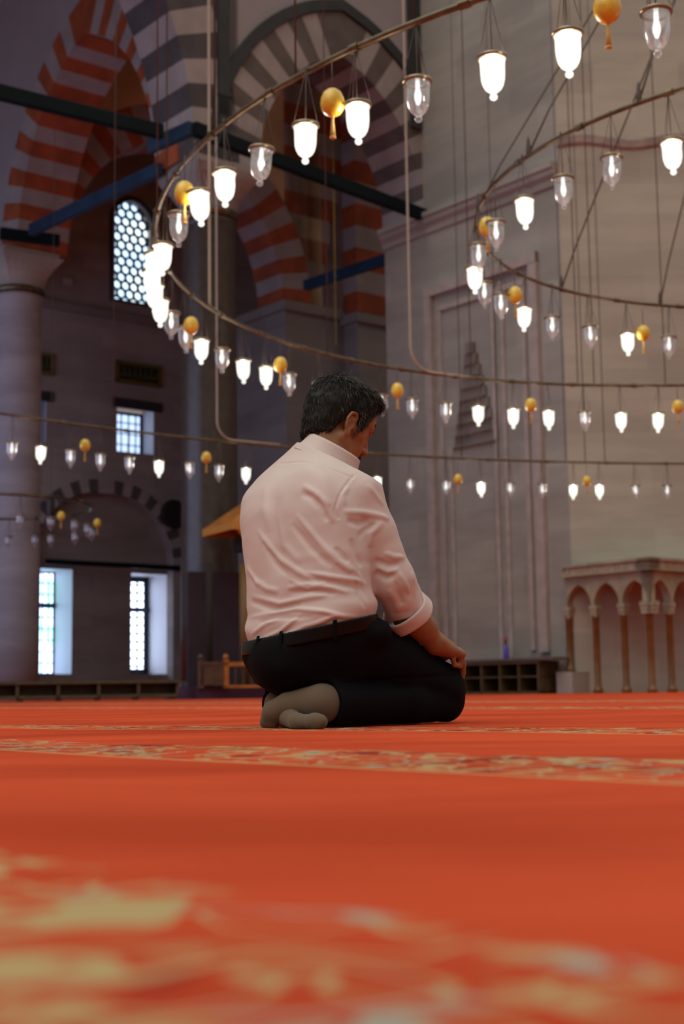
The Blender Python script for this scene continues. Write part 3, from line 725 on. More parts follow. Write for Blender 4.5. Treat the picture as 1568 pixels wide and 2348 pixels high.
# ------------------------------------------------------------------ muezzin platform at right
corner=PZ(1485,1278,2.45); 
yc=25.4; corner=P(1485,1278,yc); HT=float(corner[2]); corner[2]=0
wallY=PR[1]
La=(wallY-.05-corner[1])/A3[1]; Lb=(wallY-.0-corner[1])/B3[1]
plat=empty('marble_platform',tuple(corner),'raised carved marble platform on slim brown columns against the great pier','platform')
PLATM=pbr('platform_marble',(.36,.315,.215),.7,var=.25,vscale=3.); COLM=pbr('porphyry_brown',(.20,.098,.025),.35,var=.3,vscale=5.,spec=.6)
def carved(name,c):
    m,nt,out=new_mat(name); t=NT(nt); b=t.n('BsdfPrincipled'); b.inputs['Roughness'].default_value=.75
    tc=t.n('TexCoord'); v=t.n('TexVoronoi',i_Scale=9.); v.feature='DISTANCE_TO_EDGE'; t.l(tc.outputs['UV'],v.inputs['Vector'])
    t.l(t.mix(t.ramp(v.outputs['Distance'],.02,.12),tuple(x*.72 for x in c),c),b.inputs['Base Color'])
    bp=t.n('Bump'); bp.inputs['Distance'].default_value=.03; t.l(v.outputs['Distance'],bp.inputs['Height']); t.l(bp.outputs[0],b.inputs['Normal']); t.l(b.outputs[0],out.inputs[0]); return m
CARV=carved('carved_band',(.40,.29,.21))
zTop=HT; zc=HT-.20; zs0=HT-.36       # top, under cornice, under frieze
def frame_loop(mb,off,z0,z1,mi=0,th=.3):
    # two walls along a and b with outward offset
    A_=A3*(La+off); 
    o=-A3*off-B3*off
    mb.box(o+Z3*z0,A3*(La+off),B3*th,Z3*(z1-z0),mi); mb.box(o+Z3*z0,B3*(Lb+off),A3*th,Z3*(z1-z0),mi)
mb=MB(); frame_loop(mb,.10,zTop-.05,zTop,0); frame_loop(mb,.06,zc+.0,zTop-.05,1); frame_loop(mb,.11,zc-.03,zc,0)
mb.build('carved_cornice',[PLATM,CARV],plat)
mb=MB(); mb.poly([Z3*(zs0+.05),A3*La+Z3*(zs0+.05),A3*La+B3*Lb+Z3*(zs0+.05),B3*Lb+Z3*(zs0+.05)]); mb.poly([Z3*zTop,A3*La+Z3*zTop,A3*La+B3*Lb+Z3*zTop,B3*Lb+Z3*zTop][::-1]); mb.build('deck',[PLATM],plat)
# arcade skirts
def skirt(d,nb,L,n,name,cr=.0):
    mb=MB(); w=L/n; zsp=HT-.80; T=.16; hw=w/2-.035; rise=.42
    for k in range(n):
        c=w*(k+.5); cv=arch_curve(hw,rise,0,8)
        for side in (0,1):
            row=cv[side]
            for q in range(8):
                (x0,z0),(x1,z1)=row[q],row[q+1]; pt=lambda x,z,t: d*(c+x)+Z3*(zsp+z)+nb*t
                mb.quad(pt(x0,z0,0),pt(x1,z1,0),d*(c+x1)+Z3*(zc-.02),d*(c+x0)+Z3*(zc-.02))
                mb.quad(pt(x0,z0,T),pt(x1,z1,T),d*(c+x1)+Z3*(zc-.02)+nb*T,d*(c+x0)+Z3*(zc-.02)+nb*T)
                mb.quad(pt(x0,z0,0),pt(x0,z0,T),pt(x1,z1,T),pt(x1,z1,0))
            s=-1 if side==0 else 1
            a,b=c+s*hw,c+s*w/2
            mb.box(d*min(a,b)+Z3*zsp,d*abs(b-a),nb*T,Z3*(zc-.02-zsp))
    mb.build(name,[PLATM],plat)
    for k in range(n+1):   # stalactite corbels over each column
        mb=MB(); c=d*(w*k)+nb*(T/2)
        for (r,z0,z1) in ((.085,-.06,.02),(.075,-.13,-.06),(.066,-.20,-.13)):
            mb.box(c-d*r-nb*r+Z3*(zsp+z0),d*2*r,nb*2*r,Z3*(z1-z0))
        mb.build('corbel',[PLATM],plat)
    return w,T
w1,T1=skirt(A3,B3,La,3,'arcade'); w2,T2=skirt(B3,A3,Lb,4,'arcade')
def slim(p,z0):
    r=.062; mb=MB(); zt=HT-1.0
    mb.lathe([(r*1.5,z0),(r*1.5,z0+.06),(r*1.15,z0+.1),(r,z0+.13),(r,zt-.04),(r*1.2,zt-.03),(r*1.2,zt),(r*1.3,zt+.03)],18,c=p)
    mb.build('column',[COLM],plat,smooth=True)
for k in range(4):
    p=A3*(w1*k)+B3*(T1/2)*(1 if k else 1)+(A3*(T1/2) if k==0 else 0)
    slim(np.array([p[0],p[1],0]),.40 if k==3 else 0.)
for k in range(1,4): p=B3*(w2*k)+A3*T2/2; slim(np.array([p[0],p[1],0]),0)
mb=MB(); q=A3*(w1*3)+B3*(T1/2); mb.box(q-A3*.22-B3*.2,A3*.4,B3*.5,Z3*.40); mb.build('plinth',[PIER],plat)
# ------------------------------------------------------------------ low shelves at left and at the pier
def shelf(name,label,p0,p1,z0,z1,depth,n,rows,mat,back,feet=True,top_over=.03):
    root=empty(name,(p0[0],p0[1],0),label,'shelf'); d=p1-p0; d[2]=0; L=np.linalg.norm(d); d/=L; nb=np.array([-d[1],d[0],0]); 
    if nb[1]<0: nb=-nb
    th=.05
    mb=MB(); mb.box(-d*top_over-nb*top_over+Z3*(z1-th),d*(L+2*top_over),nb*(depth+2*top_over),Z3*th); mb.build('top',[mat],root)
    mb=MB(); mb.box(Z3*z0,d*L,nb*depth,Z3*th); mb.build('bottom_board',[mat],root)
    mb=MB(); mb.box(nb*(depth-.02)+Z3*z0,d*L,nb*.02,Z3*(z1-z0-th)); mb.build('back_panel',[back],root)
    for k in range(n+1):
        mb=MB(); mb.box(d*(L-th)*k/n+Z3*z0,d*th,nb*depth,Z3*(z1-z0-th)); mb.build('divider' if 0<k<n else 'side_panel',[mat],root)
    for k in range(1,rows):
        mb=MB(); mb.box(Z3*(z0+(z1-z0)*k/rows)+nb*.01,d*L,nb*(depth-.02),Z3*.03); mb.build('shelf_board',[mat],root)
    if feet:
        for k in range(0,n+1):
            mb=MB(); mb.box(d*((L-.2)*k/n+.05)+nb*.04,d*.1,nb*.1,Z3*z0); mb.build('foot',[back],root)
    return root
SL=P(-60,1600,23.6); SR=P(411,1600,24.6)
shelf('low_shelf','long low open wooden shoe shelf along the left side of the hall',np.array([SL[0],SL[1],0]),np.array([SR[0],SR[1],0]),.05,.335,.38,5,1,WOODO,WOODO)
s0=P(1045,1560,28.6); s1=P(1262,1560,26.9)
d_=PR-PL; d_/=np.linalg.norm(d_)
base=PP(1060,1560,PL-B3*.55,B3); base1=PP(1236,1560,PL-B3*.55,B3)
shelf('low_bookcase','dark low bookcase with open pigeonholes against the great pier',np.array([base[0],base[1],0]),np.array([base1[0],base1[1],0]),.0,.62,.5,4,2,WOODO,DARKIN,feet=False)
mb=MB(); q0=base-d_*.05-B3*.05; q0[2]=.63; mb.box(np.zeros(3),d_*(np.linalg.norm(base1-base)+.45),B3*.5,Z3*.05)
tag(mb.build('stone_ledge',[pbr('ledge_stone',(.13,.10,.09),.6)],loc=tuple(q0)),'dark narrow ledge lying over the low bookcase at the pier','ledge')
# small coloured bottle and book on the ledge near the niche
q=PP(1160,1500,PL-B3*.3,B3); q[2]=.68
r_=empty('spray_bottle',tuple(q),'small blue and red bottle standing on the dark ledge by the niche','bottle')
mb=MB(); mb.lathe([(0,0),(.045,0),(.05,.02),(.05,.2),(.03,.25),(.015,.27)],14); mb.build('bottle_body',[pbr('blue_plastic',(.10,.06,.45),.35)],r_,smooth=True)
mb=MB(); mb.lathe([(.018,.26),(.02,.34),(.03,.35),(.028,.42),(0,.43)],12); mb.build('nozzle',[pbr('red_plastic',(.30,.03,.06),.4)],r_,smooth=True)
# ------------------------------------------------------------------ preacher's kiosk with hood, behind the man's back
kz=25.2; k0=P(478,1600,kz); k1=P(720,1600,kz+1.)
kx=np.array([k0[0],k0[1],0]); kd=np.array([k1[0],k1[1],0])-kx; kL=np.linalg.norm(kd); kd/=kL; kn=np.array([-kd[1],kd[0],0])
KZ=lambda py: float(P(520,py,kz)[2])
ki=empty('pulpit_kiosk',tuple(kx),'dark wooden pulpit kiosk with an orange hooded roof behind the kneeling man','pulpit')
mb=MB(); mb.box(-kd*.35-kn*.4,kd*(kL+.5),kn*1.6,Z3*KZ(1573)); mb.build('plinth',[PURPLE],ki)
mb=MB(); mb.box(kn*.9+Z3*.1,kd*kL,kn*.1,Z3*(KZ(1300)-.1)); mb.build('back_panel',[pbr('aubergine_panel',(.035,.02,.035),.6,var=.3,vscale=3.)],ki)
for t,px in ((.02,1),(.70,2),(kL*.98,3)):
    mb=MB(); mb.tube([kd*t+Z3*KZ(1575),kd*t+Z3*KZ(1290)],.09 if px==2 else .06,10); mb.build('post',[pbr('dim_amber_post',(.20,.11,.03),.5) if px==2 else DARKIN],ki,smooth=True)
# hood: front gable panels rising to a peak and drooping pendant valance
pk=kd*(kL*.36)+kn*.4
zr=KZ(1199); zt_=KZ(1150); zv=KZ(1298)
mb=MB(); W2_=kL*.52; c=kd*(kL*.42+.52)
b0=[c-kd*W2_-kn*.35,c+kd*W2_-kn*.35,c+kd*W2_+kn*1.0,c-kd*W2_+kn*1.0]; b0=[q+Z3*zr for q in b0]; apx_=c+kn*.3+Z3*(zt_+.45)
for k in range(4): mb.poly([b0[k],b0[(k+1)%4],apx_])
mb.build('roof',[WOODR],ki)
mb=MB()
for k in range(4):
    p,q=b0[k],b0[(k+1)%4]; 
    mb.quad(p,q,q-Z3*.13,p-Z3*.13)
mb.build('roof_fascia',[pbr('amber_fascia',(.55,.24,.03),.5)],ki)
p0_,p1_=b0[0],b0[1]
for k in (0,1):
    mb=MB(); s=p0_ if k==0 else p1_; e=c+kd*(-.42 if k==0 else .42)-kn*.3+Z3*zv
    dd=(e-s); w=kd*(.12 if k==0 else -.12)
    mb.add([s,s+w,e+w*.6,e,s+kn*.05,s+w+kn*.05,e+w*.6+kn*.05,e+kn*.05],[(0,1,2,3),(4,5,6,7),(0,4,7,3),(1,5,6,2),(3,2,6,7)]); mb.build('slanting_brace',[WOODR],ki)
mb=MB(); cc=c-kn*.3
for k in range(9):
    x=-.42+.84*k/8; zz_=zv+.25-.12*math.cos(x*6)
    mb.lathe([(0,-.07),(.05,-.05),(.06,0),(.04,.05),(0,.07)],8,c=cc+kd*x+Z3*zz_)
mb.build('carved_valance',[pbr('olive_red_carving',(.16,.09,.02),.5,var=.6,vscale=9.)],ki)
mb=MB(); mb.box(cc-kd*.5+Z3*(zv+.36),kd*1.,kn*1.2,Z3*.25); mb.build('ceiling_board',[DARKIN],ki)
# railing in front
r0=P(455,1560,24.6); r1=P(640,1560,25.); rx=np.array([r0[0],r0[1],0]); rd=np.array([r1[0],r1[1],0])-rx; rL=np.linalg.norm(rd); rd/=rL; rn=np.array([-rd[1],rd[0],0])
ra=empty('low_railing',tuple(rx+Z3*float(P(500,1578,24.8)[2])),'low wooden railing with an amber post in front of the pulpit kiosk','railing')
zb=0.0; hz=float(P(500,1512,24.8)[2]-P(500,1578,24.8)[2])
for k,(t,m) in enumerate(((0,WOODD),(rL*.31,WOODR),(rL*.78,WOODD),(rL,WOODD))):
    mb=MB(); mb.box(rd*t,rd*.09,rn*.09,Z3*hz); mb.lathe([(0,hz+.1),(.04,hz+.07),(.05,hz+.03),(.03,hz)],8,c=rd*(t+.045)+rn*.045); mb.build('post',[m],ra)
mb=MB(); mb.box(rd*.05+Z3*(hz-.1),rd*rL*.28,rn*.06,Z3*.06); mb.box(rd*.05+Z3*.05,rd*rL*.28,rn*.03,Z3*(hz-.16)); mb.build('panel',[WOODD],ra)
mb=MB(); mb.box(rd*rL*.31+Z3*(hz-.12),rd*rL*.69,rn*.06,Z3*.07); mb.box(rd*rL*.31+Z3*.0,rd*rL*.69,rn*.06,Z3*.05); mb.build('rail',[WOODR],ra)
for k in range(6):
    t=rL*(.36+.1*k); mb=MB(); mb.tube([rd*t+rn*.03,rd*t+rn*.03+Z3*(hz-.1)],.018,6); mb.build('baluster',[WOODD],ra)
# ------------------------------------------------------------------ calligraphy plaques, wall disc, small box on the far wall
def plaque(label,pa,pb,glyph=True):
    a=fw(*pa); b=fw(*pb); j0,j1=fj(a),fj(b); z1,z0=float(a[2]),float(b[2]); o=FWp(j0,z0,-.06)
    r=empty('calligraphy_plaque',tuple(o),label,'plaque',None)
    L=B3*(j1-j0); h=z1-z0; mb=MB(); mb.box(np.zeros(3),L,A3*.05,Z3*h); mb.build('board',[pbr('black_green_board',(.012,.016,.006),.5)],r)
    mb=MB(); f=.09
    for (x,z,w,hh) in ((0,0,j1-j0,f),(0,h-f,j1-j0,f),(0,0,f,h),(j1-j0-f,0,f,h)): mb.box(B3*x+Z3*z-A3*.03,B3*w,A3*.04,Z3*hh)
    mb.build('gilt_frame',[pbr('dull_gilt',(.16,.11,.02),.5,metal=.2)],r)
    if glyph:
        mb=MB(); R=random.Random(5); n=7
        for k in range(n):
            x=(j1-j0)*(.14+.72*k/(n-1)); z=h*.36; a=R.uniform(.1,.3)*h
            pts=[B3*(x+.05*math.cos(t)*1.2)+Z3*(z+.07*math.sin(t))-A3*.012 for t in np.linspace(0,4.2,8)]
            mb.tube(pts,.014,5); mb.tube([B3*(x+.06)+Z3*(z)-A3*.012,B3*(x+.05)+Z3*(z+a+.12)-A3*.012],.013,5)
        mb.tube([B3*((j1-j0)*t)+Z3*(h*(.3+.04*math.sin(9*t)))-A3*.012 for t in np.linspace(.12,.88,14)],.014,5)
        mb.build('script',[pbr('faded_gilt_script',(.09,.075,.015),.5)],r)
    return r
plaque('dark calligraphy plaque in a gilt frame between the honeycomb window and the small window',(264,826),(367,890))
plaque('dark calligraphy plaque half hidden behind the pale left column',(40,802),(121,862))
q=fw(392,1180); mb=MB(); vs=[]; 
r_=empty('wall_disc',tuple(q-A3*.1),'black round disc on the wall just left of the granite column','disc')
mb=MB(); mb.tube([np.zeros(3),-A3*.1,-A3*.12],[.42,.42,.36],28); mb.build('disc',[BLACKM],r_)
q=fw(154,646); mb=MB(); mb.box(-B3*.12-Z3*.1-A3*.08,B3*.24,A3*.08,Z3*.2); tag(mb.build('wall_box',[pbr('pale_box',(.5,.45,.45),.5)],loc=tuple(q)),'small pale box fixed on the far wall right of the left capital','box')
# ------------------------------------------------------------------ the kneeling man, modelled as distance fields
MS=1.045
def Q(px,py,Y): return P(px,py,Y*MS)
_ph=math.radians(48.); Fv=np.array([math.cos(_ph),math.sin(_ph),0.]); Rv=np.array([math.sin(_ph),-math.cos(_ph),0.])
CT=np.array([-.094,3.97,0.])
def mir(p): p=np.asarray(p,float); return p-2*((p-CT)@Rv)*Rv
def cap(X,a,b,ra,rb=None):
    rb=ra if rb is None else rb; a=np.asarray(a,float); b=np.asarray(b,float); ab=b-a
    h=np.clip(((X-a)@ab)/(ab@ab+1e-12),0,1); return np.linalg.norm(X-a-h[:,None]*ab,axis=1)-(ra+(rb-ra)*h)
def chain(X,pts,rs,k=.0):
    d=None
    for i in range(len(pts)-1):
        c=cap(X,pts[i],pts[i+1],rs[i],rs[i+1]); d=c if d is None else (np.minimum(d,c) if k==0 else smin(d,c,k))
    return d
def ell(X,c,ax,r):
    q=(X-np.asarray(c))@np.asarray(ax).T; r=np.asarray(r); k0=np.linalg.norm(q/r,axis=1); k1=np.linalg.norm(q/(r*r),axis=1)+1e-9
    return k0*(k0-1)/k1
def smin(a,b,k):
    h=np.clip(.5+.5*(b-a)/k,0,1); return b*(1-h)+a*h-k*h*(1-h)
def smax(a,b,k): return -smin(-a,-b,k)
_T=np.random.default_rng(3).random((32,32,32)).astype(np.float32)
def n3(X):
    i=np.floor(X).astype(int); f=X-i; f=f*f*(3-2*f); g=lambda a,b,c:_T[(i[:,0]+a)%32,(i[:,1]+b)%32,(i[:,2]+c)%32]
    x,y,z=f.T
    return (((g(0,0,0)*(1-x)+g(1,0,0)*x)*(1-y)+(g(0,1,0)*(1-x)+g(1,1,0)*x)*y)*(1-z)+((g(0,0,1)*(1-x)+g(1,0,1)*x)*(1-y)+(g(0,1,1)*(1-x)+g(1,1,1)*x)*y)*z)-.5
def sdf_mesh(name,f,lo,hi,h,mat,parent,origin,smooth_it=0):
    lo=np.asarray(lo,float); hi=np.asarray(hi,float); B=4
    nb=np.ceil((hi-lo)/(h*B)).astype(int); ax=[lo[k]+(np.arange(nb[k])+.5)*h*B for k in range(3)]
    GX=np.stack(np.meshgrid(*ax,indexing='ij'),-1).reshape(-1,3)
    dc=np.concatenate([f(c) for c in np.array_split(GX,max(1,len(GX)//200000))])
    dim=nb*B; arr=np.repeat(np.repeat(np.repeat(np.sign(dc).reshape(nb)*h*3,B,0),B,1),B,2).astype(np.float32)
    act=np.argwhere((np.abs(dc)<h*B*1.35+.006).reshape(nb))
    off=np.stack(np.meshgrid(*[np.arange(B)]*3,indexing='ij'),-1).reshape(-1,3)
    ii=(act[:,None,:]*B+off[None]).reshape(-1,3); X=lo+ii*h+h*.5
    d=np.concatenate([f(c) for c in np.array_split(X,max(1,len(X)//200000))])
    arr[ii[:,0],ii[:,1],ii[:,2]]=np.clip(d,-3*h,3*h)
    g=openvdb.FloatGrid(background=float(3*h)); g.copyFromArray(arr); pts,quads=g.convertToQuads(0.)
    V=lo+(np.asarray(pts,float)+.5)*h
    me=bpy.data.meshes.new(name); me.from_pydata((V-np.asarray(origin)).tolist(),[],np.asarray(quads)[:,::-1].tolist())
    me.polygons.foreach_set('use_smooth',[True]*len(me.polygons)); me.update()
    c=me.polygons[0]; cc=np.array(c.center)+np.asarray(origin); n=np.array(c.normal)
    if f((cc+n*h*.5)[None])[0]<f((cc-n*h*.5)[None])[0]: me.flip_normals()
    o=link_mesh(name,me,mat,parent)
    return o
def march(f,px,py):
    d=ray(px,py); d=d/np.linalg.norm(d); t=3.0
    for _ in range(60):
        s=float(f((CAM+d*t)[None])[0]); t+=s*.8
        if abs(s)<.0005 or t>5.5: break
    return CAM+d*t if t<5.4 else None
# ---- torso loft
_rows=[(1560,600,820,3.78,.74),(1500,574,852,3.775,.72),(1440,573,852,3.77,.66),(1400,569,848,3.765,.62),(1330,567,843,3.765,.60),(1250,557,838,3.775,.58),(1180,549,836,3.79,.56),(1130,556,826,3.81,.54),(1090,588,815,3.825,.52),(1060,622,806,3.84,.50),(1030,664,796,3.855,.6),(1003,700,790,3.865,.75),(975,712,785,3.87,.85)]
_lz,_lc,_lw,_ld=[],[],[],[]
for py,xl,xr,Y,ra in _rows:
    a=Q(xl,py,Y); b=Q(xr,py,Y); xe=(b[0]-a[0])/2; w=xe/math.sqrt(Rv[0]**2+(ra*Fv[0])**2)
    _lz.append((a[2]+b[2])/2); _lc.append((a+b)/2); _lw.append(w); _ld.append(w*ra)
_lz=np.array(_lz); _lc=np.array(_lc); _lw=np.array(_lw); _ld=np.array(_ld)
def cubic(z,ys):   # smooth interpolation of the rows
    zz=np.linspace(_lz[0],_lz[-1],80); y=np.interp(zz,_lz,ys); k=np.array([1,2,3,4,3,2,1.]);k/=k.sum()
    yp=np.pad(y,3,mode='edge'); y=np.convolve(yp,k,'valid'); return np.interp(z,zz,y)
def loft(X,grow=0.):
    z=X[:,2]; cx=cubic(z,_lc[:,0]); cy=cubic(z,_lc[:,1]); w=cubic(z,_lw)+grow; dd=cubic(z,_ld)+grow
    dx=X[:,0]-cx; dy=X[:,1]-cy; r=dx*Rv[0]+dy*Rv[1]; f=dx*Fv[0]+dy*Fv[1]
    # the back is flatter than the chest: slightly squared outline, shallow spine furrow
    p=2.35; k=((np.abs(r)/w)**p+(np.abs(f)/dd)**p)**(1/p)
    g=np.sqrt((np.abs(r)/w/w)**2+(np.abs(f)/dd/dd)**2)/np.maximum(k,1e-3)
    d=(k-1)/np.maximum(g,2.)
    d=d+.008*np.exp(-(r/.028)**2)*(f<0)*np.clip((z-.36)/.1,0,1)*np.clip((.72-z)/.1,0,1)
    zt=_lz[-1]; d=np.maximum(d,z-zt); d=np.maximum(d,_lz[0]-z); return d
# ---- arm
SH_R=Q(824,1143,3.735); EL_R=Q(901,1330,3.76); CU_R=Q(937,1408,3.815); WR_R=Q(1003,1478,3.895)
def arm(X,m=False):
    f=(lambda p:mir(p)) if m else (lambda p:p)
    d=chain(X,[f(SH_R),f(Q(857,1220,3.74)),f(EL_R),f(CU_R),f(CU_R+(WR_R-CU_R)*.3)],[.066,.061,.0585,.0595,.056],.015)
    d=smin(d,cap(X,f(Q(812,1122,3.75)),f(Q(775,1084,3.80)),.056,.042),.05)
    d=smin(d,cap(X,f(Q(788,1150,3.77)),f(Q(812,1150,3.755)),.062,.06),.04)
    return d
pB1,pB2,pB3=Q(572,1484,3.82),Q(700,1458,3.64),Q(832,1430,3.69)
nB=np.cross(pB2-pB1,pB3-pB1); nB/=np.linalg.norm(nB); nB=nB if nB[2]>0 else -nB
def beltd(X): return (X-pB1)@nB
dCU=(WR_R-CU_R)/np.linalg.norm(WR_R-CU_R)
MAN=Q(720,1600,3.8); MAN[2]=0
_fn=np.array([1.,-.1,0]); _fn/=np.linalg.norm(_fn); CA=(Z3*math.cos(math.radians(30))+_fn*math.sin(math.radians(30))); CR_=np.array([_fn[1],-_fn[0],0]); CB=np.cross(CR_,CA); CC=Q(749,1060,3.865)
def shirt_base(X):
    d=loft(X); 
    # scapulae and soft blousing above the belt
    d=smin(d,ell(X,Q(715,1150,3.69),np.array([Rv,Fv,Z3]),(.07,.03,.09)),.05)
    hgt=beltd(X); d=d-.010*np.exp(-((hgt-.045)/.028)**2)
    a=np.maximum(arm(X),(X-CU_R)@dCU-.005); b=np.maximum(arm(X,True),(X-mir(CU_R))@(mir(CU_R+dCU)-mir(CU_R)))
    d=smin(d,a,.028); d=smin(d,b,.03)
    d=smin(d,np.maximum(cap(X,CC-CA*.07,CC+CA*.01,.102,.092),(X-CC)@CA-.02),.035)
    return d
FOLDS=[ # (pixels, height mm, width mm)
 ([(590,1215),(617,1254),(645,1284),(686,1312),(727,1334)],5,8),([(604,1240),(630,1290),(665,1322)],-4,9),
 ([(679,1179),(727,1238),(771,1286),(822,1314)],5,8),([(668,1200),(712,1255),(760,1300)],-4,9),
 ([(756,1262),(785,1297),(806,1312)],5,6),([(768,1255),(800,1290)],-4,7),
 ([(692,1112),(727,1134),(757,1160)],4,9),([(690,1130),(715,1140),(742,1172)],-3.5,10),([(726,1142),(738,1170),(750,1196)],-3.5,7),([(740,1142),(752,1170),(765,1200)],3,6),
 ([(575,1366),(642,1384),(705,1370),(752,1364)],5,7),([(575,1380),(630,1398),(690,1386)],-4.5,7),
 ([(701,1312),(757,1322),(815,1330),(842,1340)],5,6),([(705,1326),(760,1336),(830,1352)],-4,7),
 ([(657,1348),(705,1341),(760,1347),(800,1360)],5,6),([(660,1360),(715,1354),(770,1362)],-4,6),
 ([(572,1417),(624,1406),(679,1396),(742,1402),(801,1417)],5,6),([(590,1428),(650,1416),(720,1414)],-4,6),
 ([(575,1456),(612,1428),(650,1416)],4.5,6),([(587,1474),(642,1448),(690,1408)],4.5,6),([(640,1466),(700,1436),(752,1424)],4,6),([(720,1430),(770,1412),(820,1414)],4,5),
 ([(661,1327),(706,1352),(757,1330)],3.5,6),([(583,1330),(612,1350),(640,1356)],4,8),([(566,1300),(585,1330),(594,1344)],4,7),
 ([(786,1173),(834,1176),(872,1183),(893,1190)],6,8),([(795,1193),(822,1201),(846,1193)],-7,9),([(862,1200),(838,1215),(822,1232)],-4,8),([(880,1195),(850,1225),(846,1255)],3.5,9),
 ([(880,1268),(903,1277),(927,1278)],6,7),([(858,1284),(892,1296),(917,1292)],-6,8),([(860,1310),(885,1325),(906,1318)],-5,9),([(862,1300),(890,1312),(915,1306)],4,6),
 ([(912,1310),(925,1330),(940,1362)],3.5,7),([(905,1330),(914,1360),(924,1388)],-4,7),([(892,1350),(905,1378),(915,1404)],4,8),([(944,1310),(950,1340),(948,1370)],3.5,7),
 ([(842,1110),(862,1135),(880,1160)],3,8),([(800,1115),(785,1135),(790,1160)],3,7),
 ([(820,1310),(832,1340),(846,1375)],4,6),([(815,1330),(822,1365),(838,1395)],-4,6),([(805,1235),(815,1270),(828,1300)],-5,8),
 ([(610,1110),(605,1160),(618,1220)],2.5,14),([(640,1180),(650,1250),(690,1290)],2.5,12)]
SEAMS=[[(640,1063),(698,1059),(749,1072),(809,1096)],[(811,1090),(790,1116),(776,1140),(768,1168),(776,1188)]]
def resolve(lst):
    out=[]
    for it in lst:
        pts=it[0] if isinstance(it,tuple) else it
        dense=[]
        for (x0,y0),(x1,y1) in zip(pts[:-1],pts[1:]):
            for k in range(3): dense.append((x0+(x1-x0)*k/3,y0+(y1-y0)*k/3))
        dense.append(pts[-1]); q=[march(shirt_base,*p) for p in dense]; q=[p for p in q if p is not None]
        if len(q)>2: out.append((q,)+(it[1:] if isinstance(it,tuple) else ()))
    return out
RF=resolve(FOLDS); RS=resolve(SEAMS)
def polyd(X,pts):
    A=np.array(pts); best=np.full(len(X),1e9); par=np.zeros(len(X)); n=len(A)-1
    for k in range(n):
        ab=A[k+1]-A[k]; h=np.clip(((X-A[k])@ab)/(ab@ab+1e-12),0,1); d=np.linalg.norm(X-A[k]-h[:,None]*ab,axis=1)
        m=d<best; best[m]=d[m]; par[m]=(k+h[m])/n
    return best,par
def shirt(X):
    d=shirt_base(X); near=np.abs(d)<.03
    if near.any():
        Y=X[near]; e=np.zeros(len(Y))
        for pts,a,w in RF:
            lo=np.min(pts,0)-.04; hi=np.max(pts,0)+.04; m=np.all((Y>lo)&(Y<hi),axis=1)
            if not m.any(): continue
            q,par=polyd(Y[m],pts); tp=np.clip(np.minimum(par,1-par)*4,0,1)**.7
            e[m]+=1.45*a*1e-3*tp*np.exp(-(q/(w*.92e-3))**2)
        for (pts,) in RS:
            q,_=polyd(Y,pts); e-=.0035*np.exp(-(q/.0028)**2); e+=.0005*np.exp(-((q-.007)/.004)**2)
        u=(Y@Rv); v=(Y@Fv); hb=beltd(Y)
        wv=np.clip(1-hb/.22,0,1)
        S=np.stack([u*9,v*9,Y[:,2]*34+3*n3(np.stack([u*10,v*10,Y[:,2]*8],-1))],-1); e+=(.0015+.006*wv)*n3(S)
        # sleeve wrinkles on the far arm and front too
        S=np.stack([Y[:,0]*22,Y[:,1]*22,Y[:,2]*30],-1); e+=.0025*n3(S)
        d=d.copy(); d[near]-=e
    # neck opening and hem tucked in the trousers
    d=np.maximum(d,-(beltd(X)+.012)); d=np.maximum(d,(X-CC)@CA-.010)
    return d
def man_mat(name,col,rough,sheen=0.,sss=0.,spec=.4,var=0.,vs=20.,bump=0.,bs=300.):
    m=pbr(name,col,rough,var=var,vscale=vs,spec=spec,sheen=sheen,bump=bump,bscale=bs)
    b=[n for n in m.node_tree.nodes if n.type=='BSDF_PRINCIPLED'][0]
    if sss: b.inputs['Subsurface Weight'].default_value=sss; b.inputs['Subsurface Radius'].default_value=(1,.35,.2); b.inputs['Subsurface Scale'].default_value=.006
    return m
SKIN=man_mat('brown_skin',(.31,.145,.068),.5,sss=.15,spec=.35,var=.18,vs=30.)
COTTON=man_mat('pale_pink_cotton',(.61,.505,.48),.47,sheen=.15,spec=.42)
TROUS=man_mat('black_wool',(.0045,.0045,.006),.8,spec=.08,bump=.1)
LEATHER=man_mat('black_belt_leather',(.003,.002,.002),.3,spec=.22)
SOCK=man_mat('taupe_sock',(.125,.088,.056),.9,sheen=.1,bump=.1,bs=600.)
HAIRM=pbr('dark_hair',(.009,.008,.0065),.55,spec=.22); HAIRG=pbr('grey_hair',(.17,.16,.14),.45,spec=.4)
man=empty('person',tuple(MAN),'kneeling man in pale pink shirt and black trousers, head bowed, seen from behind','person')
O_=tuple(MAN)
sdf_c=lambda *a,**k: sdf_mesh(*a,**k)
shirt_o=sdf_mesh('shirt',shirt,(-.30,3.68,.16),(.30,4.22,.86),.0034,COTTON,man,O_)
# ---- rolled cuffs
def cuff(X,m=False):
    f=(lambda p:mir(p)) if m else (lambda p:p)
    c0=f(CU_R-dCU*.030); c1=f(CU_R+dCU*.012); ax_=(c1-c0); L=np.linalg.norm(ax_); ax_=ax_/L
    t=(X-c0)@ax_; rad=np.linalg.norm(X-c0-t[:,None]*ax_,axis=1)
    ang=n3(X*30.)*.004
    r=.0655+.003*np.clip(t/L,0,1)+ang
    d=np.abs(rad-r)-.0045
    e=np.maximum(-t+.004*np.sin(X[:,2]*60),t-L-.004*np.cos(X[:,0]*50)); d=smax(d,e,.006)
    return d*.9
for m_ in (False,True):
    c=mir(CU_R) if m_ else CU_R
    sdf_mesh('rolled_cuff',lambda X:cuff(X,m_),c-.1,c+.1,.0028,COTTON,shirt_o,(0,0,0)).location=tuple(-MAN)
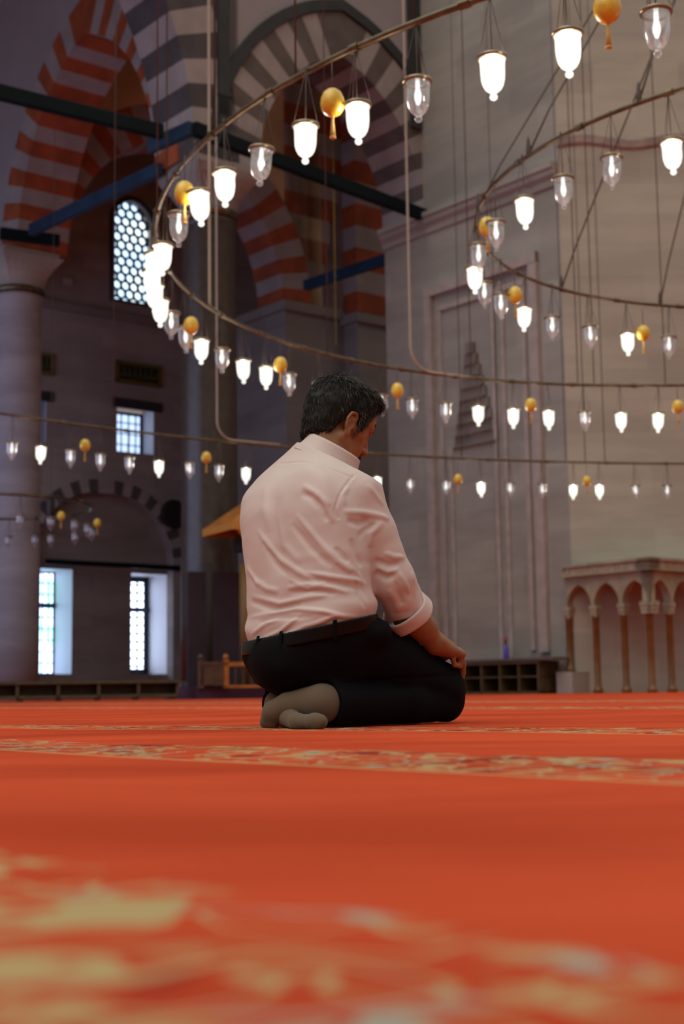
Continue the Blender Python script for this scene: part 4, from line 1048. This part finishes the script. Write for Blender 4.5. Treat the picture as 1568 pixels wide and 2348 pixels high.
# ---- head frame
_y=math.radians(31.); _p=math.radians(25.)
Hf=np.array([math.cos(_p)*math.cos(_y),math.cos(_p)*math.sin(_y),-math.sin(_p)]); Hr=np.array([math.sin(_y),-math.cos(_y),0.]); Hu=np.cross(Hr,Hf); HAX=np.array([Hf,Hr,Hu])
HO=Q(772,978,3.91); HS=1.045
def hl(f,r,u): return HO+HS*(f*Hf+r*Hr+u*Hu)
def toH(X): return ((X-HO)@HAX.T)/HS
NB=Q(752,1062,3.865); NT_=hl(-.035,0,-.03)
def cranium(q):
    I=np.eye(3)
    d=ell(q,(-.006,0,.040),I,(.099,.076,.088)); d=smin(d,ell(q,(.045,0,.045),I,(.052,.062,.058)),.03)
    return d
def head(X):
    q=toH(X); I=np.eye(3); sq=q*np.array([1,0,1])+np.array([0,1,0])*np.abs(q)   # mirrored sides
    d=cranium(q)
    d=smin(d,ell(q,(.045,0,-.035),I,(.048,.056,.062)),.03)          # mid face
    d=smin(d,ell(q,(.060,0,-.088),I,(.030,.028,.022)),.025)         # chin
    d=smin(d,cap(sq,(.0,.058,-.045),(.055,.026,-.092),.018,.014),.025)   # jaw line
    d=smin(d,cap(sq,(.052,.048,-.008),(.025,.064,-.006),.012,.008),.02)   # cheek bone
    d=smin(d,cap(sq,(.090,.010,.030),(.074,.046,.032),.009,.007),.014)    # brow ridge
    d=smin(d,cap(q,(.090,0,.018),(.110,0,-.024),.0075,.0105),.012)    # nose bridge to tip
    d=smin(d,ell(sq,(.101,.011,-.028),I,(.011,.008,.008)),.007)     # nostril wing
    d=smin(d,cap(sq,(.093,.0,-.053),(.080,.022,-.058),.0075,.004),.007)   # upper lip
    d=smin(d,cap(sq,(.091,.0,-.064),(.079,.018,-.064),.0075,.004),.006)   # lower lip
    d=smax(d,-cap(sq,(.101,.0,-.0585),(.080,.024,-.0605),.0016,.0012),.003)
    d=smax(d,-ell(sq,(.089,.031,.012),I,(.014,.016,.011)),.012)     # eye socket
    d=smin(d,ell(sq,(.074,.031,.011),I,(.0125,.0125,.0125)),.003)   # lidded eyeball
    # ear: helix rim, bowl, lobe
    q0=q; sq0=sq; q=q+np.array([0,0,.007]); sq=sq+np.array([0,0,.007])
    hx=[(.012,.072,.008),(.014,.077,.024),(.004,.083,.034),(-.012,.087,.028),(-.018,.087,.008),(-.012,.084,-.012),(-.002,.080,-.024)]
    e=ell(sq,(-.002,.076,.004),I,(.016,.0045,.028))
    e=smin(e,chain(sq,hx,[.0032,.0036,.0042,.0045,.0042,.004,.004],0),.004)
    e=smin(e,ell(sq,(.001,.0785,-.026),I,(.009,.0045,.011)),.006)
    e=smin(e,cap(sq,(-.006,.080,.018),(-.009,.081,-.006),.003,.003),.004)
    e=smax(e,-ell(sq,(.003,.082,-.001),I,(.008,.006,.012)),.004)
    e=smin(e,ell(sq,(.012,.074,-.002),I,(.005,.005,.007)),.004)
    d=smin(d,e,.006)
    return d*HS
def neck(X):
    d=cap(X,NB-Z3*.02,NT_,.056,.052); d=smin(d,cap(X,hl(-.045,0,-.03),NB-Fv*.010,.040,.045),.03); return d
# ---- hand
hd=Fv*.96-Z3*.24; hd/=np.linalg.norm(hd); hs=Rv*.94-Z3*.30+Fv*.05; hs-=hs@hd*hd; hs/=np.linalg.norm(hs); hn=np.cross(hs,hd); hn=hn if hn[2]>0 else -hn
def HP(f,s,n): return WR_R+f*hd+s*hs+n*hn      # forward, towards little finger, up from the back of the hand
def hand_pts():
    K={}
    fings=[('little',.030,.080,(.034,.022,.018),(72,100,55)),('ring',.010,.090,(.042,.028,.021),(40,24,14)),('middle',-.011,.094,(.046,.031,.022),(34,20,12)),('index',-.031,.090,(.042,.027,.021),(30,20,12))]
    out=[]
    for nme,s,f,Ls,an in fings:
        p=HP(f,s,.004-.004*abs(s-.0)/.03); pts=[HP(f*.5,s*.8,.002),p]; a=0
        for L,t in zip(Ls,an):
            a+=math.radians(t); dirv=hd*math.cos(a)-hn*math.sin(a)+hs*(.02 if nme!='little' else -.05); p=p+dirv*L; pts.append(p)
        out.append((nme,pts))
    th=[HP(.018,-.020,-.004),HP(.052,-.044,-.010),HP(.080,-.050,-.018),HP(.102,-.044,-.026)]
    return out,th
HF,HT_=hand_pts()
def hand(X,m=False):
    f=(lambda p:mir(p)) if m else (lambda p:np.asarray(p))
    d=smin(cap(X,f(HP(-.01,.004,0)),f(HP(.04,.0,.0)),.024,.024),cap(X,f(HP(.03,.018,-.002)),f(HP(.078,.024,-.002)),.016,.0145),.02)
    d=smin(d,cap(X,f(HP(.02,-.014,-.003)),f(HP(.082,-.022,-.001)),.018,.015),.018); d=smin(d,cap(X,f(HP(.02,.0,-.0)),f(HP(.086,.0,.001)),.018,.015),.014)
    for nme,pts in HF:
        r=.0088 if nme!='little' else .0078
        d=smin(d,chain(X,[f(p) for p in pts],[r*1.25,r*1.18,r*1.05,r*.98,r*.82],.003),.006)
        d=smin(d,np.linalg.norm(X-f(pts[1]+hn*.002),axis=1)-r*1.22,.006)
    d=smin(d,chain(X,[f(p) for p in HT_],[.018,.0125,.0105,.0085],.004),.010)
    return d
def forearm(X,m=False):
    f=(lambda p:mir(p)) if m else (lambda p:np.asarray(p))
    mid=CU_R+(WR_R-CU_R)*.45+Z3*.002
    d=chain(X,[f(EL_R),f(CU_R),f(mid),f(WR_R-hd*.012),f(HP(.02,0,0))],[.047,.045,.037,.0285,.025],.02)
    d=smin(d,np.linalg.norm(X-f(WR_R+hs*.018+hn*.010-hd*.014),axis=1)-.011,.015)
    return d
# ---- legs
HIP=Q(752,1482,3.72); KN=Q(1009,1578,3.99); KL=Q(1014,1606,3.99); AN=Q(750,1616,3.665)
LKN=mir(KN)-.02*Rv; LKL=mir(KL)-.02*Rv; LHIP=mir(HIP); LAN=Q(640,1616,3.84)
RFOOT=([KL+(AN-KL)*.80+Z3*.004,Q(738,1612,3.66),Q(700,1614,3.69),Q(662,1620,3.70),Q(628,1634,3.715),Q(610,1652,3.73)],[.050,.047,.040,.034,.028,.015])
LFOOT=([LAN,Q(655,1640,3.72),Q(682,1656,3.60),Q(722,1655,3.545),Q(735,1655,3.54)],[.038,.028,.020,.019,.0175])
def feet(X,g=0.):
    a=chain(X,*RFOOT,.02)
    a=smin(a,cap(X,Q(608,1661,3.735),Q(628,1660,3.715),.010,.012),.014)
    b=chain(X,*LFOOT,.014); b=smin(b,cap(X,Q(632,1606,3.90),LAN,.03,.034),.02)
    b=smax(b,-cap(X,Q(727,1668,3.56),Q(731,1655,3.555),.003,.003),.004)
    return a-g,b-g
def body(X):
    d=smin(head(X),neck(X),.022)
    d=smin(d,smax(loft(X,-.022),(X-CC)@CA+.015,.02),.02)
    for m_ in (False,True):
        d=smin(d,arm_in(X,m_),.03); d=smin(d,forearm(X,m_),.02); d=smin(d,hand(X,m_),.012)
    for ps,rs in (((HIP,KN),(.07,.055)),((KL,AN),(.045,.030)),((LHIP,LKN),(.07,.055)),((LKL,LAN),(.045,.034))): d=np.minimum(d,cap(X,ps[0],ps[1],*rs))
    d=smin(d,ell(X,Q(705,1500,3.79),np.array([Rv,Fv,Z3]),(.165,.125,.10)),.03)
    a,b=feet(X,-.004); d=np.minimum(d,np.minimum(a,b))
    return np.maximum(d,.004-X[:,2])
def arm_in(X,m=False):
    f=(lambda p:mir(p)) if m else (lambda p:p)
    return chain(X,[f(SH_R),f(EL_R)],[.045,.042])
body_o=sdf_mesh('body',body,(-.32,3.62,-.01),(.42,4.56,1.10),.0030,SKIN,man,O_)
# ---- trousers
def hemcut(X,an,kn):
    d=(kn-an)/np.linalg.norm(kn-an); return -((X-an)@d)+.0
def trousers(X):
    d=ell(X,Q(706,1508,3.80),np.array([Rv,Fv,Z3]),(.190,.150,.118))
    d=smin(d,loft(X,.004),.03)
    d=smin(d,ell(X,Q(665,1515,3.74),np.array([Rv,Fv,Z3]),(.105,.10,.095)),.03)
    for a,b,c,e,k in ((HIP,KN,KL,AN,0),(LHIP,LKN,LKL,LAN,1)):
        midT=(a+b)/2+Z3*.020
        t=chain(X,[a,midT,b],[.100,.091,.074],.03)
        s=chain(X,[c,c+(e-c)*.35,e+(e-c)*.1],[.060,.063,.062],.03)
        s=np.maximum(s,hemcut(X,e+(c-e)*.0,c))
        leg=smin(t,s,.012); leg=smin(leg,cap(X,b,c,.066,.060),.02)
        d=smin(d,leg,.02)
    # fabric bunched at the front of the hip
    bp=Q(866,1452,3.70); d=smin(d,cap(X,bp,bp+Rv*.0-Fv*.03,.039,.034),.022)
    d=smin(d,cap(X,Q(882,1452,3.73),Q(884,1478,3.74),.016,.010),.012)
    near=np.abs(d)<.03
    if near.any():
        Y=X[near]; along=(Y@Fv); w=np.stack([Y@Rv*9,along*14+4*n3(Y*7),Y[:,2]*26],-1)
        kneew=np.exp(-((along-float(KN@Fv)+.03)/.07)**2); e=.0035*n3(w)+.007*kneew*n3(np.stack([Y@Rv*12,along*22,Y[:,2]*34],-1))
        crease=np.exp(-((Y[:,2]-(.128+.04*(along-float(AN@Fv)-.25)))/.006)**2)*np.clip((along-float(AN@Fv)-.02)/.1,0,1)*(Y@Rv>float(CT@Rv)); e-=.004*crease
        d=d.copy(); d[near]-=e
    a,b=feet(X,.0); 
    d=np.maximum(d,beltd(X)-.012)
    return np.maximum(d,.003-X[:,2])
tr_o=sdf_mesh('trousers',trousers,(-.36,3.60,-.01),(.44,4.60,.36),.0042,TROUS,man,O_)
# ---- belt, loops
def waist(X): return smin(shirt_hip(X),ell(X,Q(706,1508,3.80),np.array([Rv,Fv,Z3]),(.190,.150,.118)),.03)
def shirt_hip(X): return loft(X,.004)
def belt(X):
    w=waist(X); return smax(np.abs(w-.004)-.0032,np.abs(beltd(X))-.0185,.002)
belt_o=sdf_mesh('belt',belt,(-.34,3.70,.14),(.26,4.25,.36),.0028,LEATHER,man,O_)
for (px,py) in ((590,1488),(644,1472),(768,1440)):
    c=march(lambda X:np.minimum(belt(X),waist(X)),px,py)
    if c is None: continue
    g=(waist((c+np.array([[.004,0,0],[0,.004,0],[0,0,0]])))); n=np.array([g[0]-g[2],g[1]-g[2],0]); n/=np.linalg.norm(n); s=np.cross(n,Z3)
    def loop(X,c=c,n=n,s=s):
        q=X-c; t=np.abs(q@s)-.0055; return smax(smax(np.abs(waist(X)-.0095)-.002,t,.001),np.maximum(np.abs(beltd(X))-.026,np.abs(q@n)-.02),.002)
    sdf_mesh('belt_loop',loop,c-.036,c+.036,.0016,TROUS,tr_o,(0,0,0)).location=tuple(-MAN)
# ---- socks
for k,nm in ((0,'sock'),(1,'sock')):
    def sk(X,k=k): return np.maximum(feet(X,.001)[k],.0-X[:,2]+.001)
    lo=(-.30,3.62,-.01) if k==0 else (-.26,3.66,-.01); sdf_mesh('sock',sk,lo,(.03,4.12,.15),.0028,SOCK,man,O_)
# ---- collar

def collar(X):
    q=X-CC; t=q@CA; r=q@CR_; f=q@CB; rad=np.sqrt((r/1.0)**2+(f/1.02)**2)
    tt=np.clip((t+.012)/.060,0,1); R=.104-.026*tt**.6+.000*np.abs(r)
    d=np.abs(rad-R)-.0026
    d=smax(d,t-.048,.004); d=smax(d,-.012-t+.25*np.maximum(0,-0),.003)
    st=np.abs(rad-(R-.008))-.002; st=smax(st,t-.046,.003); st=smax(st,-.03-t,.003)
    top=np.sqrt((rad-(R-.004))**2+(t-.046)**2)-.0052
    return smin(smin(d,st,.002),top,.004)*.9
sdf_mesh('collar',collar,CC-.14,CC+.14,.0028,COTTON,shirt_o,(0,0,0)).location=tuple(-MAN)
# ---- hair
def hairline(f): return np.interp(f,[-.12,-.085,-.06,-.042,-.026,-.016,.004,.018,.024,.036,.044,.052,.066,.080,.094,.12],[-.074,-.073,-.068,-.052,-.010,.022,.034,.030,-.018,-.020,.004,.038,.074,.095,.108,.114])
def hair_sdf(X):
    q=toH(X); thick=.009+.006*np.clip((q[:,2]-.05)/.06,0,1)+.003*n3(q*38.)+.0015*n3(q*np.array([90,90,90]))
    thick=thick+.003*np.exp(-((q[:,0]-.075)**2+(q[:,2]-.088)**2)/.0006)
    base=smin(cranium(q),ell(q,(-.042,0,-.030),np.eye(3),(.044,.052,.055)),.03); base=smin(base,ell(q,(.046,.0,.098),np.eye(3),(.030,.045,.018)),.02)
    d=base-thick
    low=hairline(q[:,0])+.006*n3(q*60.)-q[:,2]
    low=np.where(np.abs(q[:,1])<.045,np.where(q[:,0]>0,np.maximum(low,(.101-q[:,2])),low),low)
    return smax(d,low,.010)*HS
hair_o=sdf_mesh('hair',hair_sdf,HO-.17,HO+.19,.0026,[HAIRM,HAIRG],man,O_)
def strands(obj,fd,n,L,rad,seed,grey,lift=.5,parent=None):
    me=obj.data; nv=len(me.vertices); co=np.zeros(nv*3); me.vertices.foreach_get('co',co); co=co.reshape(-1,3)+MAN
    no=np.zeros(nv*3); me.vertices.foreach_get('normal',no); no=no.reshape(-1,3); R=np.random.default_rng(seed)
    idx=R.integers(0,nv,n); mb=MB(); wh=hl(-.055,-.01,.118)
    for i in idx:
        p=co[i]; nn=no[i]; q=toH(p[None])[0]; away=p-wh; away-=away@nn*nn
        d=away/(np.linalg.norm(away)+1e-6); d=d-Hu*.35*(q[2]<.08)+R.normal(0,.22,3); d-=d@nn*nn; d/=np.linalg.norm(d)+1e-9
        top=np.clip((q[2]-.075)/.05,0,1); l=L*R.uniform(.6,1.2)*(1+.5*top); up=lift*(.5+.9*top)*R.uniform(.3,1.2)
        pts=[p-nn*.002]; v=d+nn*up
        for k in range(4):
            v=v/np.linalg.norm(v); pts.append(pts[-1]+v*l/4); v=v-nn*.28*up-Z3*.06
        u=np.cross(v,nn); u/=np.linalg.norm(u)+1e-9; r=rad*R.uniform(.7,1.3)
        vs=[];K=len(pts)
        for k,pp in enumerate(pts):
            w=r*(1-.75*(k/(K-1))**2); vs+= [pp-u*w,pp+u*w,pp+nn*w]
        fs=[]
        for k in range(K-1):
            for a in range(3): b=(a+1)%3; fs.append((3*k+a,3*k+b,3*k+3+b,3*k+3+a))
        gp=grey*(1+1.6*(q[0]>0)*(q[2]<.05)+.8*(q[2]>.1)); mb.add(vs,fs,1 if R.random()<gp else 0)
    return mb
mb=strands(hair_o,hair_sdf,26000,.020,.00048,11,.12)
tmp=mb.build('strand_tmp',[HAIRM,HAIRG],None,origin=(0,0,0),smooth=True)
import bmesh
bm=bmesh.new(); bm.from_mesh(hair_o.data); me2=tmp.data; me2.transform(Matrix.Translation(Vector(-MAN))); bm.from_mesh(me2); bm.to_mesh(hair_o.data); bm.free(); bpy.data.objects.remove(tmp)
def sblob(name,fn,c,h,mat,r=.04):
    return sdf_mesh(name,fn,c-r,c+r,h,mat,man,O_)
brow_c=hl(.088,.03,.036)
for sg in (1,-1):
    def br(X,sg=sg): q=toH(X); q=q*np.array([1,sg,1]); return (cap(q,(.1015,.012,.038),(.086,.047,.044),.0055,.0032)-.002*n3(q*220.))*HS
    c=hl(.092,.03*sg,.036); sblob('eyebrow',br,c,.0012,HAIRM,.03)
def mo(X):
    q=toH(X); sq=np.stack([q[:,0],np.abs(q[:,1]),q[:,2]],-1); return (smin(cap(sq,(.0995,.0,-.0455),(.090,.020,-.0535),.0062,.005),cap(sq,(.090,.020,-.0535),(.080,.029,-.064),.005,.003),.004)-.003*n3(q*200.))*HS
sblob('moustache',mo,hl(.092,0,-.052),.0015,HAIRM,.05)
for sg in (1,-1):
    def ey(X,sg=sg): q=toH(X)*np.array([1,sg,1]); return ell(q,(.0765,.031,.0105),np.eye(3),(.0110,.0105,.0062))*HS
    sblob('eye',ey,hl(.077,.031*sg,.0105),.0012,pbr('eye_dark',(.03,.02,.015),.15),.022)
# ------------------------------------------------------------------ camera, light, colour
cam=bpy.data.cameras.new('camera'); co=bpy.data.objects.new('camera',cam); COL.objects.link(co)
Mx=Matrix(((_rt[0],_up[0],-_fwd[0],CAM[0]),(_rt[1],_up[1],-_fwd[1],CAM[1]),(_rt[2],_up[2],-_fwd[2],CAM[2]),(0,0,0,1)))
co.matrix_world=Mx; cam.sensor_fit='VERTICAL'; cam.sensor_height=36.; cam.sensor_width=24.; cam.lens=FPX/H*36.
cam.clip_start=.02; cam.clip_end=200
cam.dof.use_dof=True; cam.dof.focus_distance=3.72; cam.dof.aperture_fstop=4.6
scene.camera=co
w=bpy.data.worlds.new('hall_daylight'); scene.world=w; w.use_nodes=True; nt=w.node_tree
for n in list(nt.nodes): nt.nodes.remove(n)
t=NT(nt); out=nt.nodes.new('ShaderNodeOutputWorld'); bg=t.n('Background'); tc=t.n('TexCoord'); sp=t.n('SeparateXYZ'); t.l(tc.outputs['Generated'],sp.inputs[0])
t.l(t.mix(t.ramp(sp.outputs[2],.0,.95),(.17,.16,.14),(1.,.97,.87)),bg.inputs[0]); bg.inputs[1].default_value=.92
t.l(bg.outputs[0],out.inputs[0])
scene.view_settings.view_transform='Standard'; scene.view_settings.look='None'; scene.view_settings.gamma=1.; scene.view_settings.exposure=0.
scene.view_settings.use_curve_mapping=False
scene.cycles.use_adaptive_sampling=True; scene.cycles.adaptive_threshold=.05; scene.cycles.max_bounces=6; scene.cycles.diffuse_bounces=3; scene.cycles.glossy_bounces=3; scene.cycles.transmission_bounces=4; scene.cycles.transparent_max_bounces=16
scene.cycles.use_denoising=True; scene.cycles.caustics_reflective=False; scene.cycles.caustics_refractive=False
scene.cycles.sample_clamp_indirect=4.; scene.cycles.use_light_tree=True

sl=bpy.data.lights.new('dome_daylight','SUN'); sl.energy=1.0; sl.angle=math.radians(55); sl.color=(1.,.98,.90)
so=bpy.data.objects.new('dome_daylight',sl); COL.objects.link(so); so.location=(-4,-4,16); so.rotation_euler=Vector((.42,.42,-1.)).to_track_quat('-Z','Y').to_euler()
